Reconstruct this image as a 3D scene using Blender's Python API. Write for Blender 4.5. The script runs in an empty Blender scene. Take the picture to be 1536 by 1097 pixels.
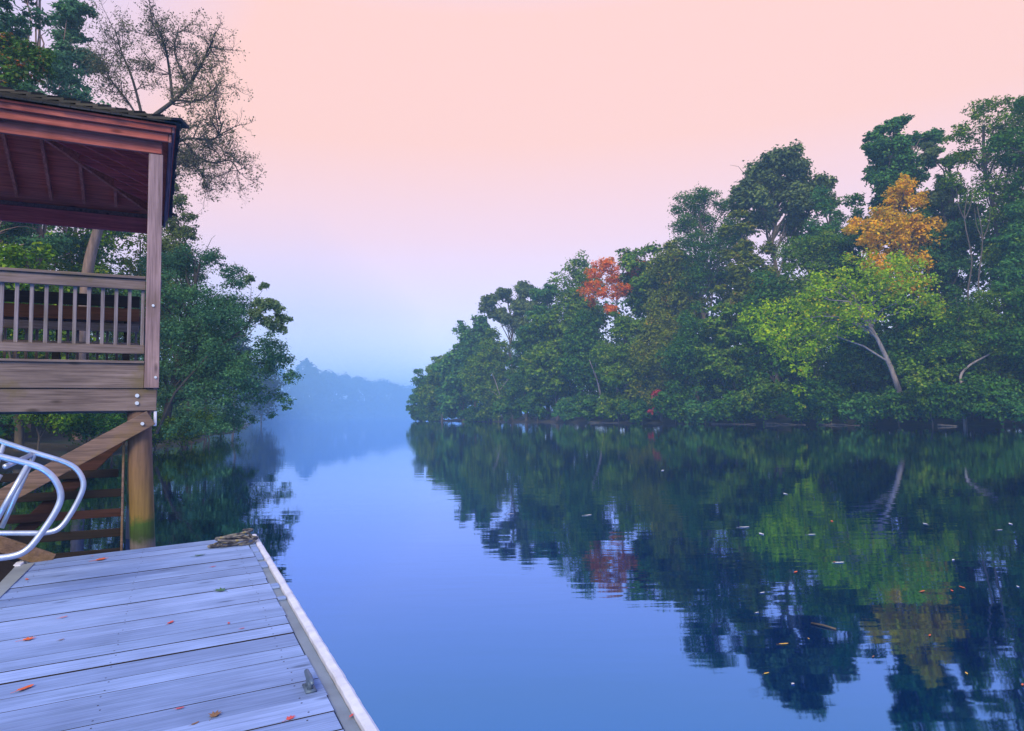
import bpy, math, random
import numpy as np
from mathutils import Matrix, Vector

sc = bpy.context.scene
col = sc.collection
R = math.radians

# ------------------------------------------------------------------ camera
EYE = np.array([0.0, 0.0, 1.75])
F, CX, CY = 1067.0, 768.0, 548.5
PITCH, ROLL = math.atan((619 - 548.5) / F), 0.0143
FW = np.array([0, math.cos(PITCH), math.sin(PITCH)])
_r0 = np.array([1.0, 0, 0]); _u0 = np.array([0, -math.sin(PITCH), math.cos(PITCH)])
RT = math.cos(ROLL) * _r0 - math.sin(ROLL) * _u0
UP = math.sin(ROLL) * _r0 + math.cos(ROLL) * _u0
cam = bpy.data.objects.new('camera', bpy.data.cameras.new('camera'))
col.objects.link(cam)
cam.data.lens = 25.0; cam.data.sensor_width = 36.0; cam.data.clip_start = 0.1; cam.data.clip_end = 5000
cam.matrix_world = Matrix(((RT[0], UP[0], -FW[0], EYE[0]), (RT[1], UP[1], -FW[1], EYE[1]), (RT[2], UP[2], -FW[2], EYE[2]), (0, 0, 0, 1)))
sc.camera = cam

def ray(x, y): return FW + (x - CX) / F * RT - (y - CY) / F * UP
def at(x, y, d):                      # photo measurement -> world point at distance d along +Y
    v = ray(x, y); return EYE + v * (d / v[1])
def on_z(x, y, z):
    v = ray(x, y); return EYE + v * ((z - EYE[2]) / v[2])
def on_plane(x, y, P, n):
    v = ray(x, y); return EYE + v * (np.dot(np.array(P) - EYE, n) / np.dot(v, n))

# ------------------------------------------------------------------ tagging
def tag(o, label=None, cat=None, group=None, kind=None):
    if label: o['label'] = label
    if cat: o['category'] = cat
    if group: o['group'] = group
    if kind: o['kind'] = kind
    return o
def empty(name, loc=(0, 0, 0), mat=None):
    o = bpy.data.objects.new(name, None); col.objects.link(o)
    o.empty_display_size = 0.2
    if mat is not None: o.matrix_world = mat
    else: o.location = loc
    return o

class MB:
    def __init__(s): s.v = []; s.f = []
    def add(s, vs, fs):
        n = len(s.v); s.v += [tuple(float(c) for c in p) for p in vs]; s.f += [tuple(i + n for i in f) for f in fs]; return s
    def box(s, x0, x1, y0, y1, z0, z1):
        vs = [(x, y, z) for z in (z0, z1) for y in (y0, y1) for x in (x0, x1)]
        return s.add(vs, [(0, 2, 3, 1), (4, 5, 7, 6), (0, 1, 5, 4), (2, 6, 7, 3), (0, 4, 6, 2), (1, 3, 7, 5)])
    def bar(s, p, q, w, h, up=(0, 0, 1)):         # box from p to q, w across, h along 'up'
        p = np.array(p, float); q = np.array(q, float); d = (q - p) / np.linalg.norm(q - p)
        sd = np.cross(d, up); sd /= np.linalg.norm(sd); u = np.cross(sd, d)
        vs = [b + sd * a * w / 2 + u * c * h / 2 for b in (p, q) for a, c in ((-1, -1), (1, -1), (1, 1), (-1, 1))]
        return s.add(vs, [(3, 2, 1, 0), (4, 5, 6, 7), (0, 1, 5, 4), (1, 2, 6, 5), (2, 3, 7, 6), (3, 0, 4, 7)])
    def tube(s, pts, rad, sides=8, cap=True):
        pts = np.array(pts, float); n = len(pts)
        rad = [rad] * n if np.isscalar(rad) else list(rad)
        tg = np.gradient(pts, axis=0); tg /= (np.linalg.norm(tg, axis=1)[:, None] + 1e-9)
        ref = np.array([0, 0, 1.0]) if abs(tg[0][2]) < .9 else np.array([1.0, 0, 0])
        u = np.cross(tg[0], ref); u /= np.linalg.norm(u); vs = []
        for i in range(n):
            u = u - tg[i] * np.dot(u, tg[i]); u /= np.linalg.norm(u); w = np.cross(tg[i], u)
            for k in range(sides):
                a = 2 * math.pi * k / sides
                vs.append(pts[i] + rad[i] * (math.cos(a) * u + math.sin(a) * w))
        fs = [(i * sides + k, i * sides + (k + 1) % sides, (i + 1) * sides + (k + 1) % sides, (i + 1) * sides + k) for i in range(n - 1) for k in range(sides)]
        if cap: fs += [tuple(range(sides))[::-1], tuple((n - 1) * sides + k for k in range(sides))]
        return s.add(vs, fs)
    def build(s, name, mat, parent=None, smooth=False, bevel=0):
        m = bpy.data.meshes.new(name); m.from_pydata(s.v, [], s.f)
        if smooth: m.polygons.foreach_set('use_smooth', [True] * len(m.polygons))
        m.materials.append(mat); o = bpy.data.objects.new(name, m); col.objects.link(o)
        if parent: o.parent = parent
        if bevel:
            b = o.modifiers.new('bevel', 'BEVEL'); b.width = bevel; b.segments = 2; b.limit_method = 'ANGLE'
        return o
def quads(name, V, mat, parent=None):              # V: (n,4,3)
    n = len(V); m = bpy.data.meshes.new(name)
    m.vertices.add(n * 4); m.vertices.foreach_set('co', V.reshape(-1).astype(np.float32))
    m.loops.add(n * 4); m.loops.foreach_set('vertex_index', np.arange(n * 4, dtype=np.int32))
    m.polygons.add(n); m.polygons.foreach_set('loop_start', np.arange(0, n * 4, 4, dtype=np.int32))
    m.polygons.foreach_set('loop_total', np.full(n, 4, dtype=np.int32))
    m.update(calc_edges=True); m.materials.append(mat)
    o = bpy.data.objects.new(name, m); col.objects.link(o)
    if parent: o.parent = parent
    return o
def smooth_path(pts, k=8):
    P = np.array(pts, float); P = np.vstack([2 * P[0] - P[1], P, 2 * P[-1] - P[-2]]); out = []
    for i in range(1, len(P) - 2):
        for t in np.linspace(0, 1, k, endpoint=False):
            a, b, c, d = P[i - 1], P[i], P[i + 1], P[i + 2]
            out.append(.5 * (2 * b + (c - a) * t + (2 * a - 5 * b + 4 * c - d) * t * t + (3 * b - a - 3 * c + d) * t ** 3))
    out.append(P[-2]); return np.array(out)

# ------------------------------------------------------------------ materials
def nt(name):
    m = bpy.data.materials.new(name); m.use_nodes = True; t = m.node_tree; t.nodes.clear()
    out = t.nodes.new('ShaderNodeOutputMaterial'); return m, t, out
def nd(t, typ, **kw):
    n = t.nodes.new(typ)
    for k, v in kw.items():
        if k in n.inputs: n.inputs[k].default_value = v
        else: setattr(n, k, v)
    return n
def ramp(t, src, stops):
    r = t.nodes.new('ShaderNodeValToRGB'); e = r.color_ramp.elements
    while len(e) < len(stops): e.new(0.5)
    for el, (p, c) in zip(e, stops): el.position = p; el.color = (c[0], c[1], c[2], 1)
    t.links.new(src, r.inputs[0]); return r.outputs[0]
def mix(t, fac, a, b, blend='MIX'):
    n = t.nodes.new('ShaderNodeMix'); n.data_type = 'RGBA'; n.blend_type = blend
    for sock, v in ((n.inputs[0], fac), (n.inputs[6], a), (n.inputs[7], b)):
        if hasattr(v, 'links') or isinstance(v, bpy.types.NodeSocket): t.links.new(v, sock)
        elif isinstance(v, (int, float)): sock.default_value = v
        else: sock.default_value = (v[0], v[1], v[2], 1)
    return n.outputs[2]
def mathn(t, op, a, b=0.0, clamp=False):
    n = t.nodes.new('ShaderNodeMath'); n.operation = op; n.use_clamp = clamp
    for i, v in enumerate((a, b)):
        if isinstance(v, bpy.types.NodeSocket): t.links.new(v, n.inputs[i])
        else: n.inputs[i].default_value = v
    return n.outputs[0]
def noise(t, vec, scale, detail=4, rough=.55):
    n = t.nodes.new('ShaderNodeTexNoise'); n.inputs['Scale'].default_value = scale; n.inputs['Detail'].default_value = detail; n.inputs['Roughness'].default_value = rough
    if vec is not None: t.links.new(vec, n.inputs['Vector'])
    return n.outputs[0]
def objvec(t, scale=(1, 1, 1)):
    tc = t.nodes.new('ShaderNodeTexCoord'); mp = t.nodes.new('ShaderNodeMapping'); mp.inputs['Scale'].default_value = scale
    t.links.new(tc.outputs['Object'], mp.inputs[0]); return mp.outputs[0]
def island(t):
    return t.nodes.new('ShaderNodeNewGeometry').outputs['Random Per Island']
def bump(t, h, strength, dist=.01):
    b = t.nodes.new('ShaderNodeBump'); b.inputs['Strength'].default_value = strength; b.inputs['Distance'].default_value = dist
    t.links.new(h, b.inputs['Height']); return b.outputs[0]

def wood(name, dark, light, axis=0, stain=None, stain_amt=.5, rough=.8, seam=0, fine_amt=.55):
    m, t, out = nt(name)
    s = [34, 34, 34]; s[axis] = 1.6
    isl = island(t)
    tc = t.nodes.new('ShaderNodeTexCoord')
    off = t.nodes.new('ShaderNodeVectorMath'); off.operation = 'ADD'
    t.links.new(tc.outputs['Object'], off.inputs[0])
    cmb = t.nodes.new('ShaderNodeCombineXYZ')
    for i in range(3): t.links.new(mathn(t, 'MULTIPLY', isl, 37.0 + 11 * i), cmb.inputs[i])
    t.links.new(cmb.outputs[0], off.inputs[1])
    mp = t.nodes.new('ShaderNodeMapping'); mp.inputs['Scale'].default_value = s; t.links.new(off.outputs[0], mp.inputs[0])
    g = noise(t, mp.outputs[0], 1.0, 6, .65)
    s2 = [90, 90, 90]; s2[axis] = 2.5
    mp2 = t.nodes.new('ShaderNodeMapping'); mp2.inputs['Scale'].default_value = s2; t.links.new(off.outputs[0], mp2.inputs[0])
    fine = noise(t, mp2.outputs[0], 1.0, 3, .6)
    big = noise(t, off.outputs[0], 1.7, 3)
    c = ramp(t, g, [(.30, dark), (.68, light)])
    c = mix(t, fine_amt, c, ramp(t, fine, [(.30, (.35, .35, .35)), (.55, (1, 1, 1))]), 'MULTIPLY')
    c = mix(t, 1.0, c, ramp(t, isl, [(0, (.74, .74, .76)), (.5, (1, 1, 1)), (1, (1.16, 1.12, 1.1))]), 'MULTIPLY')
    c = mix(t, .6, c, ramp(t, big, [(.3, (.62, .62, .64)), (.65, (1.1, 1.1, 1.1))]), 'MULTIPLY')
    # knots
    sk = [5, 5, 5]; sk[axis] = 1.7
    mk = t.nodes.new('ShaderNodeMapping'); mk.inputs['Scale'].default_value = sk; t.links.new(off.outputs[0], mk.inputs[0])
    vo = t.nodes.new('ShaderNodeTexVoronoi'); vo.inputs['Scale'].default_value = 1.0; t.links.new(mk.outputs[0], vo.inputs['Vector'])
    c = mix(t, ramp(t, vo.outputs['Distance'], [(.05, (.8, .8, .8)), (.13, (0, 0, 0))]), c, tuple(x * .35 for x in dark))
    if stain:
        sn = noise(t, off.outputs[0], 2.3, 5, .6)
        c = mix(t, mathn(t, 'MULTIPLY', ramp(t, sn, [(.52, (0, 0, 0)), (.70, (1, 1, 1))]), stain_amt), c, stain)
    p = nd(t, 'ShaderNodeBsdfPrincipled', Roughness=rough)
    p.inputs['Specular IOR Level'].default_value = .25
    t.links.new(c, p.inputs['Base Color'])
    t.links.new(bump(t, mathn(t, 'ADD', g, mathn(t, 'MULTIPLY', fine, .5)), .45, .006), p.inputs['Normal'])
    t.links.new(p.outputs[0], out.inputs[0]); return m

def plain(name, c, rough=.6, metal=0, var=.25, scale=6, bmp=.1, spec=.3):
    m, t, out = nt(name)
    v = objvec(t); n = noise(t, v, scale, 5, .6)
    cc = ramp(t, n, [(.3, tuple(x * (1 - var) for x in c)), (.7, tuple(min(1, x * (1 + var)) for x in c))])
    p = nd(t, 'ShaderNodeBsdfPrincipled', Roughness=rough, Metallic=metal); p.inputs['Specular IOR Level'].default_value = spec
    t.links.new(cc, p.inputs['Base Color'])
    if bmp: t.links.new(bump(t, noise(t, v, scale * 6, 4), bmp, .01), p.inputs['Normal'])
    t.links.new(p.outputs[0], out.inputs[0]); return m

def leafmat(name, dark, mid, light, alt=None, alt_lo=.55, alt_hi=.7, scale=.35, trans=.3, alt_amt=1.0):
    m, t, out = nt(name)
    isl = island(t); v = objvec(t)
    c = ramp(t, isl, [(0, dark), (.5, mid), (1, light)])
    pn = noise(t, v, scale, 3, .5)
    c = mix(t, .75, c, ramp(t, pn, [(.32, (.55, .6, .72)), (.68, (1.25, 1.15, .9))]), 'MULTIPLY')
    if alt:
        an = noise(t, v, scale * 1.7, 3, .6)
        a = ramp(t, isl, [(0, tuple(x * .6 for x in alt)), (1, tuple(min(1, x * 1.3) for x in alt))])
        s = mathn(t, 'ADD', an, mathn(t, 'MULTIPLY', mathn(t, 'SUBTRACT', isl, .5), .25))
        c = mix(t, mathn(t, 'MULTIPLY', ramp(t, s, [(alt_lo, (0, 0, 0)), (alt_hi, (1, 1, 1))]), alt_amt), c, a)
    d = nd(t, 'ShaderNodeBsdfDiffuse'); tr = nd(t, 'ShaderNodeBsdfTranslucent'); gl = nd(t, 'ShaderNodeBsdfGlossy', Roughness=.45)
    gl.inputs['Color'].default_value = (.6, .6, .6, 1)
    t.links.new(c, d.inputs[0]); t.links.new(c, tr.inputs[0])
    mx = nd(t, 'ShaderNodeMixShader', Fac=trans) if False else t.nodes.new('ShaderNodeMixShader')
    mx.inputs[0].default_value = trans; t.links.new(d.outputs[0], mx.inputs[1]); t.links.new(tr.outputs[0], mx.inputs[2])
    m2 = t.nodes.new('ShaderNodeMixShader'); m2.inputs[0].default_value = .008
    t.links.new(mx.outputs[0], m2.inputs[1]); t.links.new(gl.outputs[0], m2.inputs[2])
    t.links.new(m2.outputs[0], out.inputs[0]); return m

def bark(name, c):
    m, t, out = nt(name)
    v = objvec(t, (3, 3, .6)); n = noise(t, v, 1.5, 6, .65)
    cc = ramp(t, n, [(.3, tuple(x * .45 for x in c)), (.7, tuple(x * 1.3 for x in c))])
    p = nd(t, 'ShaderNodeBsdfPrincipled', Roughness=.9); t.links.new(cc, p.inputs['Base Color'])
    t.links.new(bump(t, n, .6, .03), p.inputs['Normal']); t.links.new(p.outputs[0], out.inputs[0]); return m

M = dict(
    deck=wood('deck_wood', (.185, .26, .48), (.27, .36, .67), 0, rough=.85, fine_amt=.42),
    grey=wood('weathered_grey_wood', (.12, .080, .074), (.265, .188, .170), 0, (.12, .085, .012), .75),
    grey_post=wood('weathered_grey_post_wood', (.18, .11, .115), (.39, .25, .255), 2, (.12, .08, .05), .4),
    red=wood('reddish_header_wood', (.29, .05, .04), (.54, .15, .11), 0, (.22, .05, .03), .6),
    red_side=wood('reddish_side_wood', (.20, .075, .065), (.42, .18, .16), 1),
    dark_red=wood('red_rafter_wood', (.48, .075, .045), (.80, .19, .11), 1),
    sheath=wood('dark_red_sheathing_wood', (.42, .05, .03), (.75, .13, .075), 0),
    dark_red_x=wood('dark_red_beam_wood', (.42, .045, .045), (.72, .11, .10), 0),
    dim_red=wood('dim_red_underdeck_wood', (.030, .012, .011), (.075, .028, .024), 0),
    orange=wood('orange_brown_bench_wood', (.10, .035, .018), (.20, .065, .03), 0),
    brown=wood('brown_brace_wood', (.11, .07, .06), (.27, .165, .13), 0, (.22, .13, .02), .6),
    baluster=wood('grey_baluster_wood', (.15, .115, .125), (.31, .25, .265), 2, (.12, .10, .02), .3),
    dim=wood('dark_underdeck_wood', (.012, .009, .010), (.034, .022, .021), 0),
    alu=plain('aluminium_tube', (.48, .50, .60), .45, .8, .16, 9, .12, .5),
    plate=plain('aluminium_plate', (.38, .42, .48), .5, .5, .12, 4, .1),
    bumper=plain('white_vinyl_bumper', (.55, .54, .66), .75, 0, .2, 5, .35),
    channel=plain('grey_metal_channel', (.20, .24, .30), .55, .3, .15, 4, .1),
    steel=plain('galvanised_steel', (.10, .14, .22), .5, .4, .15, 12, .1),
    bolt=plain('pale_bolt_metal', (.62, .62, .66), .45, .6, .1, 12, 0),
    shingle=None, soil=None, water=None)

# shingles
m, t, out = nt('mossy_shingle'); isl = island(t); n = noise(t, objvec(t), 5, 6, .7)
c = ramp(t, isl, [(0, (.018, .016, .017)), (1, (.06, .048, .042))])
c = mix(t, ramp(t, n, [(.55, (0, 0, 0)), (.72, (.6, .6, .6))]), c, (.03, .042, .014))
p = nd(t, 'ShaderNodeBsdfPrincipled', Roughness=.95); t.links.new(c, p.inputs['Base Color'])
t.links.new(bump(t, noise(t, objvec(t), 60, 4), .6, .01), p.inputs['Normal']); t.links.new(p.outputs[0], out.inputs[0]); M['shingle'] = m
# piling: brown timber with algae band and worn grey foot (real stains by height)
m, t, out = nt('piling_timber')
tc = t.nodes.new('ShaderNodeTexCoord'); sp = t.nodes.new('ShaderNodeSeparateXYZ'); t.links.new(tc.outputs['Object'], sp.inputs[0])
n = noise(t, objvec(t, (14, 14, 1.2)), 1.5, 6, .65); blot = noise(t, objvec(t), 7, 4, .6)
hz = mathn(t, 'ADD', sp.outputs[2], mathn(t, 'MULTIPLY', mathn(t, 'SUBTRACT', blot, .5), .25))
c = ramp(t, mathn(t, 'MULTIPLY', hz, .5), [(.20, (.15, .12, .12)), (.25, (.03, .055, .010)), (.32, (.04, .085, .008)), (.36, (.20, .115, .025)), (.62, (.16, .085, .045)), (.85, (.11, .06, .055))])
c = mix(t, .8, c, ramp(t, n, [(.3, (.45, .45, .45)), (.65, (1.15, 1.15, 1.15))]), 'MULTIPLY')
p = nd(t, 'ShaderNodeBsdfPrincipled', Roughness=.8); t.links.new(c, p.inputs['Base Color'])
t.links.new(bump(t, n, .4, .01), p.inputs['Normal']); t.links.new(p.outputs[0], out.inputs[0]); M['piling'] = m
# soil
m, t, out = nt('leafy_soil'); v = objvec(t); n = noise(t, v, .8, 8, .7)
c = ramp(t, n, [(.3, (.010, .009, .008)), (.5, (.03, .022, .017)), (.72, (.065, .046, .034))])
c = mix(t, ramp(t, noise(t, v, .25, 4), [(.5, (0, 0, 0)), (.62, (.7, .7, .7))]), c, (.03, .05, .018))
p = nd(t, 'ShaderNodeBsdfPrincipled', Roughness=.95); t.links.new(c, p.inputs['Base Color'])
t.links.new(bump(t, n, .8, .15), p.inputs['Normal']); t.links.new(p.outputs[0], out.inputs[0]); M['soil'] = m
# water: still, dark, blue-tinted mirror whose tint fades at grazing angles
m, t, out = nt('still_water')
w1 = noise(t, objvec(t, (.35, 1.6, 1)), 1.0, 3, .5); w2 = noise(t, objvec(t, (1.6, 4.5, 1)), 1.0, 2, .5)
w3 = noise(t, objvec(t, (.06, .10, 1)), 1.0, 2, .5)
amp = ramp(t, w3, [(.38, (.25, .25, .25)), (.68, (1, 1, 1))])
h = mathn(t, 'MULTIPLY', mathn(t, 'ADD', mathn(t, 'MULTIPLY', w1, .7), mathn(t, 'MULTIPLY', w2, .18)), amp)
p = nd(t, 'ShaderNodeBsdfPrincipled', Roughness=.03, Metallic=1.0)
p.inputs['Base Color'].default_value = (.055, .30, .92, 1); p.inputs['Specular Tint'].default_value = (.76, .89, 1, 1)
t.links.new(bump(t, h, 1.0, .0075), p.inputs['Normal']); t.links.new(p.outputs[0], out.inputs[0]); M['water'] = m

G = dict(
    green=leafmat('green_leaves', (.045, .12, .008), (.095, .21, .010), (.19, .31, .018), (.22, .25, .015), .58, .74, .5),
    deep=leafmat('deep_green_leaves', (.022, .085, .010), (.045, .15, .016), (.10, .235, .025), (.10, .17, .015), .58, .72, .6),
    olive=leafmat('olive_leaves', (.075, .12, .007), (.145, .20, .010), (.25, .29, .018), (.28, .16, .02), .62, .76, .4),
    bluegreen=leafmat('blue_green_leaves', (.028, .11, .025), (.055, .185, .04), (.11, .275, .06), (.13, .21, .03), .60, .74, .5),
    grey=leafmat('grey_green_leaves', (.06, .10, .035), (.11, .17, .055), (.19, .25, .085)),
    yellow=leafmat('yellow_green_leaves', (.11, .26, .003), (.30, .50, .004), (.56, .66, .006), (.50, .26, .012), .64, .78, .35, trans=.42),
    gold=leafmat('golden_leaves', (.60, .34, .002), (.95, .52, .003), (1.0, .64, .006), (.22, .26, .012), .58, .70, .6, trans=.45),
    red=leafmat('orange_red_leaves', (.60, .11, .008), (.85, .20, .012), (.95, .32, .03), (.30, .22, .02), .60, .72, .6, trans=.45),
    rust=leafmat('green_and_rust_leaves', (.03, .08, .012), (.06, .15, .02), (.12, .21, .03), (.30, .07, .02), .60, .70, .9),
    crimson=leafmat('crimson_leaves', (.22, .02, .03), (.38, .04, .05), (.5, .08, .08)),
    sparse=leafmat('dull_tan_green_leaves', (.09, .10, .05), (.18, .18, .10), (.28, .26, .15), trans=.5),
    mist_green=leafmat('haze_tinted_green_leaves', (.035, .11, .055), (.070, .20, .090), (.13, .30, .14), trans=.4),  # pale bluish cast of haze put into the leaf colour
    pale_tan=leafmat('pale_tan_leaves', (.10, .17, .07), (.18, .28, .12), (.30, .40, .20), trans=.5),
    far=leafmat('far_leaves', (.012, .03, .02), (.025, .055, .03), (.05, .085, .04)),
)
B = dict(brown=bark('brown_bark', (.10, .075, .06)), rosy=bark('rosy_bark', (.20, .13, .115)), pale=bark('pale_bark', (.25, .20, .20)), dark=bark('dark_bark', (.045, .036, .034)), pink=bark('pinkish_bark', (.30, .18, .16)))

# ------------------------------------------------------------------ terrain
LEFT = [(-22, -60), (-22, 5), (-21, 20), (-19.5, 32), (-21, 45), (-26, 62), (-40, 105), (-66, 180), (-100, 280), (-128, 400), (-100, 520), (-40, 620), (60, 720)]
RIGHT = [(120, 680), (50, 540), (8, 380), (-4, 240), (-14, 188), (-20, 167), (42, 58), (75, 0), (90, -60)]
POLY = np.array(LEFT + RIGHT, float)
def river_dist(P):                                  # >0 on land
    A = POLY; Bq = np.roll(POLY, -1, 0); best = np.full(len(P), 1e9); ins = np.zeros(len(P), bool)
    for a, b in zip(A, Bq):
        ab = b - a; tt = np.clip(((P - a) @ ab) / (ab @ ab), 0, 1); d = np.linalg.norm(P - (a + tt[:, None] * ab), axis=1); best = np.minimum(best, d)
        if a[1] != b[1]:
            c = ((a[1] > P[:, 1]) != (b[1] > P[:, 1])); xi = (b[0] - a[0]) * (P[:, 1] - a[1]) / (b[1] - a[1]) + a[0]; ins ^= c & (P[:, 0] < xi)
    return np.where(ins, -best, best)
def wob(P): return .25 * np.sin(P[:, 0] * .9 + 1.3) * np.sin(P[:, 1] * .7) + .6 * np.sin(P[:, 0] * .13) * np.sin(P[:, 1] * .11 + 2)
def ground_h(P):
    d = river_dist(P) + .8 * np.sin(P[:, 0] * .55 + P[:, 1] * .4)
    return np.where(d < 0, np.maximum(d * .35, -1.6), .42 * (1 - np.exp(-np.maximum(d, 0) / 1.5)) + np.clip(d, 0, 60) * .03 + wob(P) * np.clip(d / 6, 0, 1))
def gz(x, y): return float(ground_h(np.array([[x, y]], float))[0])
xs = np.concatenate([np.linspace(-1000, -185, 14), np.arange(-180, -126, 4.0), np.arange(-126, 140, 2.0), np.linspace(150, 1000, 18)])
ys = np.concatenate([np.linspace(-1000, -70, 14), np.arange(-60, 260, 2.0), np.arange(260, 760, 5.0), np.linspace(770, 1040, 8)])
X, Y = np.meshgrid(xs, ys); P = np.stack([X.ravel(), Y.ravel()], 1); Z = ground_h(P)
nx, ny = len(xs), len(ys); g = MB(); g.v = [(float(a), float(b), float(c)) for (a, b), c in zip(P, Z)]
g.f = [(j * nx + i, j * nx + i + 1, (j + 1) * nx + i + 1, (j + 1) * nx + i) for j in range(ny - 1) for i in range(nx - 1)]
tag(g.build('ground', M['soil'], smooth=True), kind='structure')
w = MB(); w.add([(-300, -200, 0), (300, -200, 0), (300, 800, 0), (-300, 800, 0)], [(0, 1, 2, 3)])
tag(w.build('water', M['water']), kind='structure')

# ------------------------------------------------------------------ trees
def unit(v): return v / (np.linalg.norm(v, axis=-1, keepdims=True) + 1e-9)
def leaf_quads(C, N, L, W, rng, sag=.15):
    n = len(C); a = rng.normal(size=(n, 3)); a[:, 2] -= .3; a -= N * (a * N).sum(1, keepdims=True); a = unit(a); b = np.cross(N, a)
    s = rng.uniform(.65, 1.35, (n, 1)); l = L * s; w_ = W * s
    return np.stack([C - a * l * .5, C + b * w_ * .5 - N * l * sag, C + a * l * .5, C - b * w_ * .5 - N * l * sag], 1)
def crown_from_clumps(cl, n, L, W, rng, flat=.7, shell=.5):
    cl = np.array(cl, float); wgt = cl[:, 3] ** 2; k = rng.choice(len(cl), n, p=wgt / wgt.sum())
    d = unit(rng.normal(size=(n, 3))); d[:, 2] = np.where((d[:, 2] < -.1) & (rng.random(n) < .65), -d[:, 2], d[:, 2])
    r = cl[k, 3] * (shell + (1.02 - shell) * rng.random(n) ** .7) * (1 + np.abs(rng.normal(size=n)) * .16)
    # ragged lobes inside every clump
    lob = 1 + .34 * np.sin(d[:, 0] * 5 + k * 1.7) * np.sin(d[:, 1] * 5 + k) + .15 * np.sin(d[:, 2] * 9 + k * 2.3)
    C = cl[k, :3] + d * (r * lob)[:, None] * np.array([1, 1, flat])
    N = unit(d * .7 + np.array([0, 0, .55]) + rng.normal(size=(n, 3)) * .45)
    return leaf_quads(C, N, L, W, rng)
def limb(mb, p, q, r0, r1, rng, sides=5, wig=.08, up=.12):
    p = np.array(p, float); q = np.array(q, float); L = np.linalg.norm(q - p); t_ = np.linspace(0, 1, 5)[:, None]
    pts = p + (q - p) * t_ + rng.normal(size=(5, 3)) * wig * L * np.sin(np.pi * t_) * .5 + np.array([0, 0, 1]) * up * L * np.sin(np.pi * t_)
    mb.tube(pts, np.linspace(r0, r1, 5), sides, False); return pts
def tree(name, label, group, base, H, rx, ry, zlo, leaf, n, L, seed, bk='brown', tr=.22, lean=(0, 0), clumps=None, ncl=46, flat=.85, W=None, cs=(.26, .46), cat='tree', nl=12, top=.85, shape='round', path=None, shell=.5):
    rng = np.random.default_rng(seed); root = empty(name, (base[0], base[1], base[2])); b0 = np.array(base, float)
    if clumps is None:
        clumps = []; zc = (zlo + H) / 2; rz = (H - zlo) / 2; rm = min(rx, ry)
        for i in range(ncl):
            d = unit(rng.normal(size=3)); rr = rng.uniform(.45, .9) if i % 4 else rng.uniform(.1, .5)
            q = d * rr; s = rng.uniform(*cs) * rm
            taper = 1.0
            if shape == 'wide_low': taper = 1.15 - .35 * (q[2] + .5)
            if shape == 'wide_top': taper = .85 + .35 * q[2]
            clumps.append((lean[0] * (zc + q[2] * rz) / H + q[0] * (rx - s * .4) * taper, lean[1] * (zc + q[2] * rz) / H + q[1] * (ry - s * .4) * taper, zc + q[2] * (rz - s * .6), s))
    clumps = np.array(clumps, float); sub = [clumps * np.array([1, 1, 1, .8])]
    for c in clumps:
        d_ = unit(rng.normal(size=(6, 3)) + np.array([0, 0, .25])); r_ = c[3] * rng.uniform(.28, .52, 6)
        sub.append(np.column_stack([c[:3] + d_ * (c[3] * rng.uniform(.65, 1.05, (6, 1))) * np.array([1, 1, flat]), r_]))
    fine = np.vstack(sub)
    tb = MB()
    if path is None:
        ht = H * top; tt = np.linspace(0, 1, 8)[:, None]
        path = np.array([0, 0, -.3]) + np.array([lean[0] * top, lean[1] * top, ht + .3]) * tt + np.concatenate([rng.normal(size=(8, 2)) * .02 * H, np.zeros((8, 1))], 1) * np.sin(np.pi * tt)
    path = np.array(path, float); tb.tube(path, np.linspace(tr, tr * .25, len(path)), 8, False)
    order = np.argsort(-clumps[:, 3])[:nl]
    zmin, zmax = path[0][2], path[-1][2]
    for k in order:
        c = clumps[k, :3]; f = np.clip((c[2] - clumps[k, 3] * 1.2 - zmin) / (zmax - zmin), .22, .92) * rng.uniform(.75, .98)
        i = f * (len(path) - 1); j = int(i); s = path[j] + (path[min(j + 1, len(path) - 1)] - path[j]) * (i - j)
        pts = limb(tb, s, c, tr * .42 * (1 - f * .5), tr * .08, rng)
        for _ in range(2):
            u_ = pts[rng.integers(2, 4)]; limb(tb, u_, u_ + unit(c - s) * clumps[k, 3] * .7 + rng.normal(size=3) * clumps[k, 3] * .6, tr * .13, tr * .03, rng, 4)
    tb.build('trunk', B[bk], root, smooth=True)
    quads('crown', crown_from_clumps(fine, n, L, W or L * .62, rng, flat, shell), G[leaf], root)
    tag(root, label, cat, group); return root

# right bank: the shoreline runs from (-20,167) to (42,58)
def bank(px, back):
    u = (px - CX) / F; t_ = (167 * u + 20) / (62 + 109 * u); x, y = -20 + 62 * t_, 167 - 109 * t_
    k = 1 + back / math.hypot(x, y) * 1.12; x, y = x * k, y * k; return x, y, gz(x, y)
def hgt(px, py, y): return float(at(px, py, y)[2])
def px_clumps(lst, d, base, jit, seed):
    rng = np.random.default_rng(seed); out_ = []
    for px, py, r in lst:
        for k in range(2):
            dd = d + rng.uniform(-jit, jit); q = at(px + rng.uniform(-.35, .35) * r, py + rng.uniform(-.3, .3) * r, dd) - np.array(base); out_.append((q[0], q[1], q[2], r * dd / F * rng.uniform(.65, .95)))
    return out_
def px_path(lst, d, base): return [at(px, py, dd if dd else d) - np.array(base) for px, py, dd in [(a[0], a[1], a[2] if len(a) > 2 else None) for a in lst]]

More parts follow.
